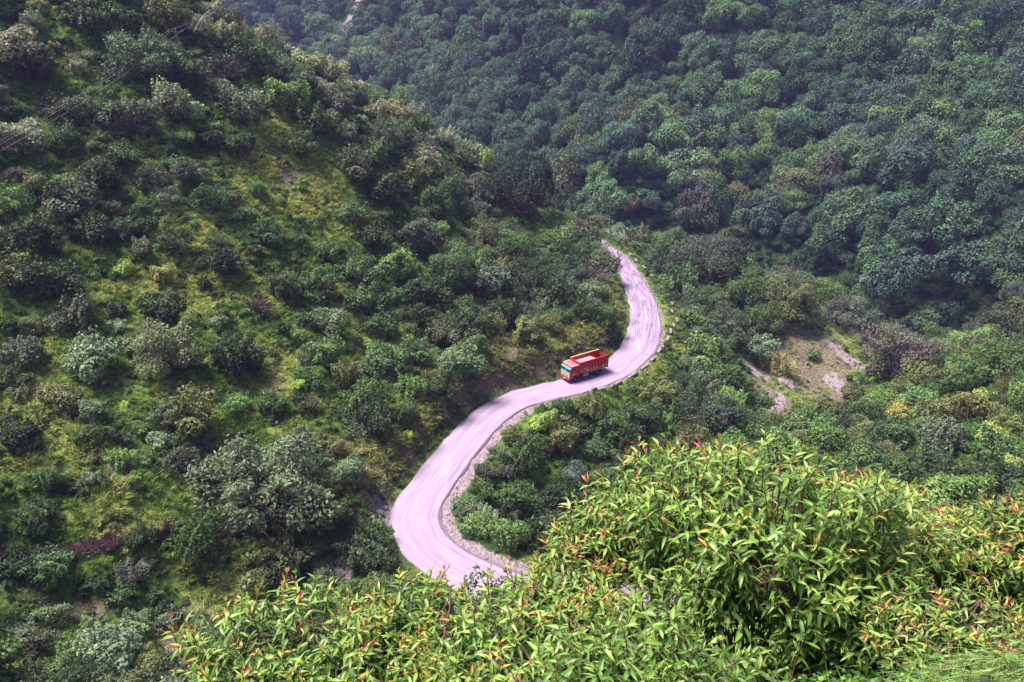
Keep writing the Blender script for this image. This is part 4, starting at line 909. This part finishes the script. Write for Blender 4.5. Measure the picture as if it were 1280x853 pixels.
for k, ((u_, v_, ln), ds) in enumerate(zip(PB, desc)):
    q = hit(u_, v_, .25)
    rd_, sd_, ri_ = road_dist(np.array([q[0]]), np.array([q[1]])); i_ = int(ri_[0]); off = max(rd_[0], RHW[i_]+.7)
    if k == 0: off = max(off, 3.9)
    q2 = RC[i_]-RN[i_]*off; a_ = math.atan2(RT[i_][1], RT[i_][0])
    hgt = .5 if k != 20 else 1.0
    me = rock_mesh('parapet_block', 40+k, STONE, ln*.85, .5, hgt+.25, rough=.10, boxy=1)
    thing('parapet_block', ds, 'parapet block', (q2[0], q2[1], float(H(q2[0], q2[1]))+hgt*.42-.05), (rng.normal()*.04, rng.normal()*.04, a_+rng.normal()*.06), 'parapet blocks along the outer edge of the road', me)
# loose stones at the lay-by and on the verge
RL = [(474,643,.9,'largest white boulder in the stony lay-by'),(466,648,.6,'small white boulder left of the largest one in the lay-by'),(482,636,.6,'grey boulder behind the largest one in the lay-by'),(488,648,.45,'low stone between the lay-by boulders and the road'),(590,600,.7,'upright pale rock on the gravel verge inside the road loop'),(607,700,.5,'pale stone at the inner edge of the lower road loop'),(598,588,.5,'small rock above the upright one on the gravel verge'),(655,617,.1,'')]
for k, (u_, v_, s_, ds) in enumerate(RL[:-1]):
    q = hit(u_, v_, 0); thing('boulder', ds, 'rock', (q[0], q[1], q[2]+s_*.2), (0, 0, k*1.3), 'pale boulders beside the road', rock_mesh('boulder', 80+k, STONE, s_*1.3, s_, s_*.9))
# broken stone, nobody could count
def w_st(x, y, g):
    rd, sd, ri = road_dist(x, y); gv = sample(gravel, x, y); ea = sample(earth, x, y); return (.8*gv*(rd > RHW[ri]+.35)+.10*ea)*(y < 215)
STI = leafmat('broken_stone', 'inst', rough=.9, trans=0., lo=.7, hi=1.25, tip=(.45, .38, .42)); stm = [recopy(rock_mesh('stone', 90+i, STONE, 1.2, 1, .7, sub=1, rough=.35), STI) for i in range(4)]
scatter_ground('gravel_stones', 150000, w_st, stm, lambda P, g: np.clip(np.exp(g.normal(-1.5, .5, len(P))), .07, .6), lambda P, g: np.array((.26, .20, .23))*g.uniform(.35, 1.35, (len(P), 1)), 54)
# pale fallen branches
BR = [(296,664,28,20,'pale dead branch lying on the purple weed ledge'),(92,775,22,-50,'bleached dead stick on the lower left slope'),(385,665,24,-20,'dead branch at the right end of the purple weed ledge'),(195,792,30,-38,'bare fallen trunk beside the pale scree lower left'),(1108,455,26,-70,'dead snag standing left of the broad purple grey tree'),(650,108,14,75,'white dead snag among the far forest crowns')]
for k, (u_, v_, ln, an, ds) in enumerate(BR):
    q = hit(u_, v_, .4 if k < 5 else 5); dp = proj(q)[2][0]; l_ = ln*dp/FPX; V0 = [q+np.array((0, 0, .35 if k < 4 else .2))]
    dr = np.array((math.cos(R(an)), .15, math.sin(R(an)))); parts = [tube([q+dr*l_*(-.5)+np.array((0, 0, .7)), q+np.array((0, .1, .8)), q+dr*l_*.5+np.array((0, 0, 1.1))], [.11, .08, .03], 5)]
    for j in range(4): b_ = q+dr*l_*(j*.2-.25)+np.array((0, 0, .9)); parts.append(tube([b_, b_+rdir(1, rng)[0]*l_*.14+dr*l_*.1, b_+dr*l_*.22+rdir(1, rng)[0]*l_*.2], [.04, .03, .012], 4))
    V_, Q_ = join(parts); thing('dead_branch', ds, 'dead branch', group='pale dead branches', data=mesh_np('dead_branch', V_, quads=Q_, mats=[BARKP], smooth=True))
# ------------------------------------------------------------ leafy shrubs on our own hillside, close to the viewpoint
lf = NT('shrub_leaf'); age, lvv, mid_ = lf.attr('age'), lf.attr('lv'), lf.attr('mid')
mature = lf.mix(lvv, (.050, .125, .030), (.14, .26, .05)); fresh = lf.mix(lvv, (.15, .31, .05), (.34, .47, .11)); yellow = lf.mix(lvv, (.46, .42, .07), (.55, .30, .10)); redc = lf.mix(lvv, (.50, .13, .10), (.46, .09, .14))
cc = lf.mix(lf.step(age, .12, .42), mature, fresh); cc = lf.mix(lf.step(age, .50, .72), cc, yellow); cc = lf.mix(lf.step(age, .78, .95), cc, redc)
cc = lf.mix(lf.math('MULTIPLY', lf.step(mid_, .8, 1.), .35), cc, (.45, .50, .20)); lf.col(cc)
lf.p.inputs['Roughness'].default_value = .38; lf.p.inputs['Specular IOR Level'].default_value = .4
tr = lf.new('ShaderNodeBsdfTranslucent'); lf.l.new(cc, tr.inputs[0]); mx = lf.new('ShaderNodeMixShader'); mx.inputs[0].default_value = .40
lf.l.new(lf.p.outputs[0], mx.inputs[1]); lf.l.new(tr.outputs[0], mx.inputs[2]); lf.l.new(mx.outputs[0], lf.out.inputs[0]); LEAFM = lf.m
STEMM = plain('shrub_stem', (.10, .055, .045), .7, .3, var=.4, scale=30)
# leaf template: length 1 along x, folded along the midrib, tip drawn out and drooping
ST = np.array([0, .10, .28, .50, .72, .88, 1.0]); WD = np.array([.012, .075,   .115, .120, .082, .034, .002])
def leaf_template(droop=.35, fold=.35, curl=0., wk=1.):
    V = []; z = -droop*ST**2
    for x_, w_, z_ in zip(ST, WD*wk, z):
        xx = x_*(1-.12*droop*x_); V += [(xx, -w_, z_+w_*fold+curl*x_*w_), (xx, 0, z_), (xx, w_, z_+w_*fold-curl*x_*w_)]
    return np.array(V)
LQ = np.array([(3*i+a, 3*i+a+1, 3*i+a+4, 3*i+a+3) for i in range(len(ST)-1) for a in (0, 1)]); LMID = np.tile([0, 1, 0], len(ST)).astype(float)
TPL = [leaf_template(.30, .35, 0), leaf_template(.55, .45, .5), leaf_template(.15, .25, -.5), leaf_template(.75, .3, .2), leaf_template(.4, .6, -.3, .8), leaf_template(-.12, .5, 0, .62)]
AGES = [0.0, .18, .36, .55, .72, .95]; LVS = [.1, .5, .9]
def leaf_part_mesh(t, ai, li):
    k = (t, ai, li)
    if k not in _lc:
        _lc[k] = mesh_np('leaf', TPL[t], quads=LQ, mats=[LEAFM], smooth=True, fattr=dict(age=[AGES[ai]]*len(LQ), lv=[LVS[li]]*len(LQ)), vattr=dict(mid=LMID))
    return _lc[k]
_lc = {}
def frame(d, up):
    d = unit(d); s = np.cross(up, d); s = unit(s) if np.linalg.norm(s) > 1e-4 else np.array((1., 0, 0)); return np.stack((d, s, np.cross(d, s)), 1)
SHR = [  # centre u, v, depth; rx, ry, rz; shoots; leaf length; redness; label
    (965,712,5.0, .96,.75,.74, 520,.115,.55,'large green shrub with drooping leaves filling the middle foreground'),
    (868,660,5.5, .60,.55,.55, 250,.108,.75,'tall yellow green shrub with red shoot tips left of the middle shrub'),
    (640,815,4.9, .62,.55,.40, 240,.105,.70,'yellow green shrub spreading below the lower road loop'),
    (380,835,5.0, .74,.55,.42, 290,.104,.72,'yellow orange tipped shrub at the foreground left end'),
    (1080,672,5.6, .50,.5,.50, 220,.100,.75,'dense shrub with pale red tips right of the large green shrub'),
    (705,748,5.2, .42,.5,.36, 180,.100,.85,'small yellow green shrub filling the gap left of the middle shrub'),
    (742,672,5.6, .30,.4,.40, 90,.098,.80,'thin shrub with red tips reaching over the hollow inside the road loop'),
    (1195,690,5.7, .34,.40,.30, 120,.104,.80,'low yellow green shrub linking the pale red tipped shrub to the right edge'),
    (1292,690,5.6, .38,.45,.46, 130,.104,.85,'orange tipped shrub cut off by the right edge'),
    (1205,790,4.2, .46,.38,.14, 170,.074,.95,'low round leaved shrub with crimson tips near the grass clump'),
    (800,850,4.2, .62,.45,.34, 190,.112,.35,'shaded shrub along the bottom edge below the middle shrub'),
    (1090,800,4.7, .45,.45,.42, 140,.108,.35,'open shrub showing dark branches left of the grass clump'),
    (500,785,5.3, .38,.42,.36, 110,.104,.75,'slender shrub between the left end shrub and the road')]
SHR = [s_[:6]+(int(s_[6]*1.2), s_[7]*.91)+s_[8:] for s_ in SHR]
all_rec = []
gF = np.random.default_rng(77)
for si, (u0, v0, dp, rx, ry, rz, ns, ll, red, lab) in enumerate(SHR):
    C0 = at_d(u0, v0, dp); gz = float(H(C0[0], C0[1])); root = np.array((C0[0], C0[1]+.05, min(float(H(C0[0], C0[1]+.05)), C0[2]-.4)-.05))
    sh = thing('shrub', lab, 'shrub', tuple(root), group='leafy shrubs in the foreground')
    stems = []; nb = 24; nodes = []
    for b in range(nb):
        e = C0+np.array((gF.uniform(-.7, .7)*rx, gF.uniform(-.7, .7)*ry, gF.uniform(-.5, .5)*rz)); m_ = (root+e)/2+np.array((gF.normal()*.12, gF.normal()*.12, .05)); nodes.append(e)
        stems.append(tube([root+gF.normal(size=3)*np.array((.06, .06, 0)), m_, e], [.011, .008, .005], 5))
    nodes = np.array(nodes); rec = []; stems = stems[:7]
    for e in nodes[7:]: j_ = np.argmin(((nodes[:7]-e)**2).sum(1)); stems.append(tube([nodes[j_], (nodes[j_]+e)/2+gF.normal(size=3)*.04, e], [.007, .006, .005], 4))
    for s in range(ns):
        inner = gF.random() < .22
        d = rdir(1, gF)[0]
        if d[2] < -.35: d[2] = -d[2]
        if d[1] > .3 and gF.random() < .5: d[1] = -d[1]
        lump = 1+.30*(float(vnoise(np.array(d[0]*2.6+si*7), np.array(d[1]*2.2+d[2]*2.9), 3+si))-.5)*2
        q = C0+d*np.array((rx, ry, rz))*(lump*gF.uniform(.86, 1.08) if not inner else gF.uniform(.3, .8))
        g_ = float(H(q[0], q[1]))
        if q[2] < g_+.12: continue
        sd_ = unit(d*np.array((1, 1, .8))*.75+np.array((0, 0, .75))+gF.normal(size=3)*.32); ln = gF.uniform(.24, .44)*(ll/.125)
        nn_ = nodes[np.argmin(((nodes-q)**2).sum(1)+gF.random(nb)*.05)]
        s0 = q-sd_*ln
        if np.linalg.norm(nn_-s0) > .30: nn_ = np.array((s0[0]*.9+nn_[0]*.1, s0[1]*.9+nn_[1]*.1, max(s0[2]-.35, float(H(s0[0], s0[1])))))
        stems.append(tube([nn_, (nn_+s0)/2+gF.normal(size=3)*.03-np.array((0, 0, .03)), s0], [.0045, .004, .004], 4))
        pth = [s0+sd_*ln*t+np.array((sd_[0], sd_[1], -.3))*.08*t*t for t in (0, .35, .7, 1.)]; stems.append(tube(pth, [.005, .004, .003, .0018], 4))
        npair = gF.integers(5, 8); ph0 = gF.uniform(0, 3.14); side = unit(np.cross(sd_, rdir(1, gF)[0])); side2 = np.cross(sd_, side)
        young = red*gF.uniform(.35, 1.25) if not inner else gF.uniform(0, .25)
        lightfac = .25+.75*np.clip((q[2]-C0[2])/rz*.6+.55, 0, 1)
        for k in range(npair):
            t = (k+1)/npair; b_ = s0+sd_*ln*t+np.array((sd_[0], sd_[1], -.3))*.08*t*t
            a_ = ph0+k*1.57+gF.normal()*.2
            for w_ in (0, math.pi):
                if gF.random() < .06: continue
                o_ = side*math.cos(a_+w_)+side2*math.sin(a_+w_); opening = .95-.75*t**3+gF.normal()*.12
                dd_ = unit(o_*opening+sd_*(.35+.8*t**3)+np.array((0, 0, -.55*(1-t)-.08+gF.normal()*.12))); L_ = ll*gF.uniform(.75, 1.2)*(1-.50*t**4)*(.8+.2*math.sin(math.pi*min(t, .9)))
                ag = np.clip(young*(t**1.7)*1.05*lightfac+gF.normal()*.07+(.10 if t > .5 else 0), 0, 1); tp = gF.choice(5, p=[.3, .25, .12, .15, .18]) if t < .9 else gF.choice([2, 4, 5])
                rec.append((*b_, *dd_, L_, ag, gF.random(), tp))
        for k in range(gF.integers(2, 5)):      # the young terminal leaves
            e_ = s0+sd_*ln+np.array((sd_[0], sd_[1], -.3))*.08; dd_ = unit(sd_+rdir(1, gF)[0]*.45); rec.append((*e_, *dd_, ll*gF.uniform(.28, .52), np.clip(young*1.1+gF.normal()*.1+.05, 0, 1), gF.random(), 5))
    V_, Q_ = join(stems); link('branches', mesh_np('branches', V_-root, quads=Q_, mats=[STEMM], smooth=True), sh)
    rec = np.array(rec); Fm = np.array([frame(r_[3:6], np.array((gF.normal()*.35, gF.normal()*.35, 1.))) for r_ in rec]); all_rec.append((sh, root, rec, Fm))
# which leaves stand in front, seen from the viewpoint
tot = np.concatenate([a[2] for a in all_rec]); own = np.concatenate([[i]*len(a[2]) for i, a in enumerate(all_rec)]); F_ = np.concatenate([a[3] for a in all_rec])
zb = {}; score = np.zeros(len(tot))
smp = [(x_, w_) for x_ in (.15, .35, .55, .75, .92) for w_ in (-.07, 0, .07)]
UU, VVv, DD = [], [], []
for x_, w_ in smp:
    pl = np.array((x_, w_, -.35*x_*x_)); P_ = tot[:, :3]+(F_@pl)*tot[:, 6:7]; a, b, c_ = proj(P_); UU.append(a//4); VVv.append(b//4); DD.append(c_)
UU, VVv, DD = [np.array(a) for a in (UU, VVv, DD)]; idn = np.tile(np.arange(len(tot)), (len(smp), 1))
ok_ = (UU >= 0) & (UU < 320) & (VVv >= 0) & (VVv < 214); key = (VVv*320+UU)[ok_].astype(int); dd_ = DD[ok_]; id_ = idn[ok_]; o_ = np.lexsort((dd_, key)); key, id_ = key[o_], id_[o_]
first = np.concatenate(([True], key[1:] != key[:-1])); np.add.at(score, id_[first], 1)
for si, (sh, root, rec, Fm) in enumerate(all_rec):
    sc_ = score[own == si]; pickd = np.argsort(-sc_)[:300]; pickd = [i for i in pickd if sc_[i] > 0]; pk = set(pickd)
    for i in pickd:
        r_ = rec[i]; ai = int(np.argmin(np.abs(np.array(AGES)-r_[7]))); li = min(2, int(r_[8]*3))
        o = link('leaf', leaf_part_mesh(int(r_[9]), ai, li), sh); M_ = Matrix([[*(Fm[i][k]*r_[6]), 0] for k in range(3)]+[[0, 0, 0, 1]]); M_.translation = Vector(r_[:3]-root); o.matrix_local = M_
    rs = [i for i in range(len(rec)) if i not in pk]; Vs, ag, lv_ = [], [], []
    r2 = rec[rs]; T_ = np.array(TPL)[r2[:, 9].astype(int)]; Vw = np.einsum('nij,nkj->nki', Fm[rs], T_*r2[:, 6][:, None, None])+(r2[:, :3]-root)[:, None]
    qq = (LQ[None]+(np.arange(len(rs))*len(TPL[0]))[:, None, None]).reshape(-1, 4)
    link('foliage', mesh_np('foliage', Vw.reshape(-1, 3), quads=qq, mats=[LEAFM], smooth=True, fattr=dict(age=np.repeat(r2[:, 7], len(LQ)), lv=np.repeat(r2[:, 8], len(LQ))), vattr=dict(mid=np.tile(LMID, len(rs)))), sh, kind='stuff')
print('LEAVES', len(tot))
# ---- ground cover and grass close by
def near_scatter(name, n, x0, x1, y0, y1, sources, smin, smax, tintf, wf, seed):
    g = np.random.default_rng(seed); x = g.uniform(x0, x1, n); y = g.uniform(y0, y1, n); k = g.random(n) < wf(x, y); x, y = x[k], y[k]; n = len(x); P = np.c_[x, y, H(x, y)]
    many(name, P, np.c_[g.normal(0, .2, (n, 2)), g.uniform(0, 6.28, n)], g.uniform(smin, smax, (n, 1))*np.ones((1, 3)), g.integers(0, len(sources), n), tintf(n, g), sources)
nt_ = [recopy(tuft_mesh('near_tuft', 740+i, 40, .28, GRS, spread=.10, w=.0035, lean=.45), GRS) for i in range(3)]
pal1 = lambda n, g: np.array((.10, .16, .03))*g.uniform(.5, 1.7, (n, 1))*np.c_[g.uniform(.8, 1.3, n), np.ones(n), g.uniform(.8, 1.5, n)]
near_scatter('hill_grass', 5200, -7, 9, .3, 11, nt_, .4, .95, pal1, lambda x, y: .7+0*x, 91)
near_scatter('hill_grass_far', 9000, -30, 40, 9, 46, tufts, .3, .7, pal1, lambda x, y: .8+0*x, 92)
# round leaved creeping cover
def rosette(seed):
    g = np.random.default_rng(seed); V = []; L = []; Q = []
    for i in range(48):
        a = g.random()*6.28; r0 = .13*math.sqrt(g.random()); c = np.array((math.cos(a)*r0, math.sin(a)*r0, .05+.09*g.random())); n = unit(np.array((g.normal()*.4, g.normal()*.4, 1.))); t = unit(np.cross(n, rdir(1, g)[0])); b = np.cross(n, t); s = g.uniform(.006, .013); o = len(V)
        V += [c+(t*math.cos(k*1.047)+b*math.sin(k*1.047))*s for k in range(6)]; Q += [(o, o+1, o+2, o+3), (o, o+3, o+4, o+5)]; L += [g.random()]*2
    return mesh_np('creeper', np.array(V), quads=Q, mats=[LEAF_I], fattr=dict(lv=L))
ros = [rosette(800+i) for i in range(3)]
near_scatter('creeping_cover', 5200, 0, 7.5, 2.2, 8, ros, .8, 1.7, lambda n, g: np.array((.05, .115, .022))*g.uniform(.4, 1.6, (n, 1)), lambda x, y: np.where(fbm(x*1.3, y*1.3, 2, 5) > .48, .9, .2), 93)
# weeds over the rest of our slope
near_scatter('slope_weeds', 2600, -40, 60, 13, 48, src_s, .25, .9, lambda n, g: np.array((.05, .10, .02))*g.uniform(.5, 1.6, (n, 1)), lambda x, y: .9*(np.hypot(x, y) > 14), 94)
# the grass clump in the bottom right corner
q = at_d(1300, 870, 3.35); gz = float(H(q[0], q[1])); g = np.random.default_rng(5); parts = []; Vb, Lb = [], []
for i in range(2600):
    b = np.array((q[0]+g.normal()*.26+.02, q[1]+g.normal()*.18, 0)); b[2] = float(H(b[0], b[1]))-.02; l_ = g.uniform(.15, .36)+max(0, q[2]-gz)*.5; a = g.normal(2.9, .75); o = np.array((math.cos(a), math.sin(a)*.6, 0)); ln = g.uniform(.05, .75)
    pts_ = [b, b+np.array((0, 0, l_*.5))+o*l_*ln*.25, b+np.array((0, 0, l_*.85))+o*l_*ln*.7, b+np.array((0, 0, l_*(1-.35*ln)))+o*l_*ln*1.0]; w = unit(np.cross(o, np.array((0, 0, 1.))))*.0026
    for k in range(3): Vb += [pts_[k]-w*(1-k*.28), pts_[k]+w*(1-k*.28), pts_[k+1]+w*(.72-k*.28), pts_[k+1]-w*(.72-k*.28)]
    Lb += [g.random()]*3
gm = leafmat('clump_grass', 'object', rough=.6, trans=.3, tip=(.55, .58, .30))
o = link('tall_grass', mesh_np('tall_grass', np.array(Vb), quads=np.arange(len(Vb)).reshape(-1, 4), mats=[gm], fattr=dict(lv=Lb)), kind='stuff'); o.color = (.13, .19, .055, 1)
# ------------------------------------------------------------ the air
z0_, z1_ = float(MZ.min())-1.2, max(float(MZ.max())+6, CAMZ+4)
V_, Q_ = boxes([(0, 400, (z0_+z1_)/2, 3040, 2640, z1_-z0_)]); print('HAZE', z0_, z1_)
hz = NT('haze_air'); hz.n.remove(hz.p); pv = hz.new('ShaderNodeVolumePrincipled'); pv.inputs['Density'].default_value = .00017; pv.inputs['Color'].default_value = (.42, .38, 1., 1); pv.inputs['Anisotropy'].default_value = .1
hz.l.new(pv.outputs[0], hz.out.inputs['Volume'])
hb = link('haze', mesh_np('haze', V_, quads=Q_, mats=[hz.m]), kind='stuff')
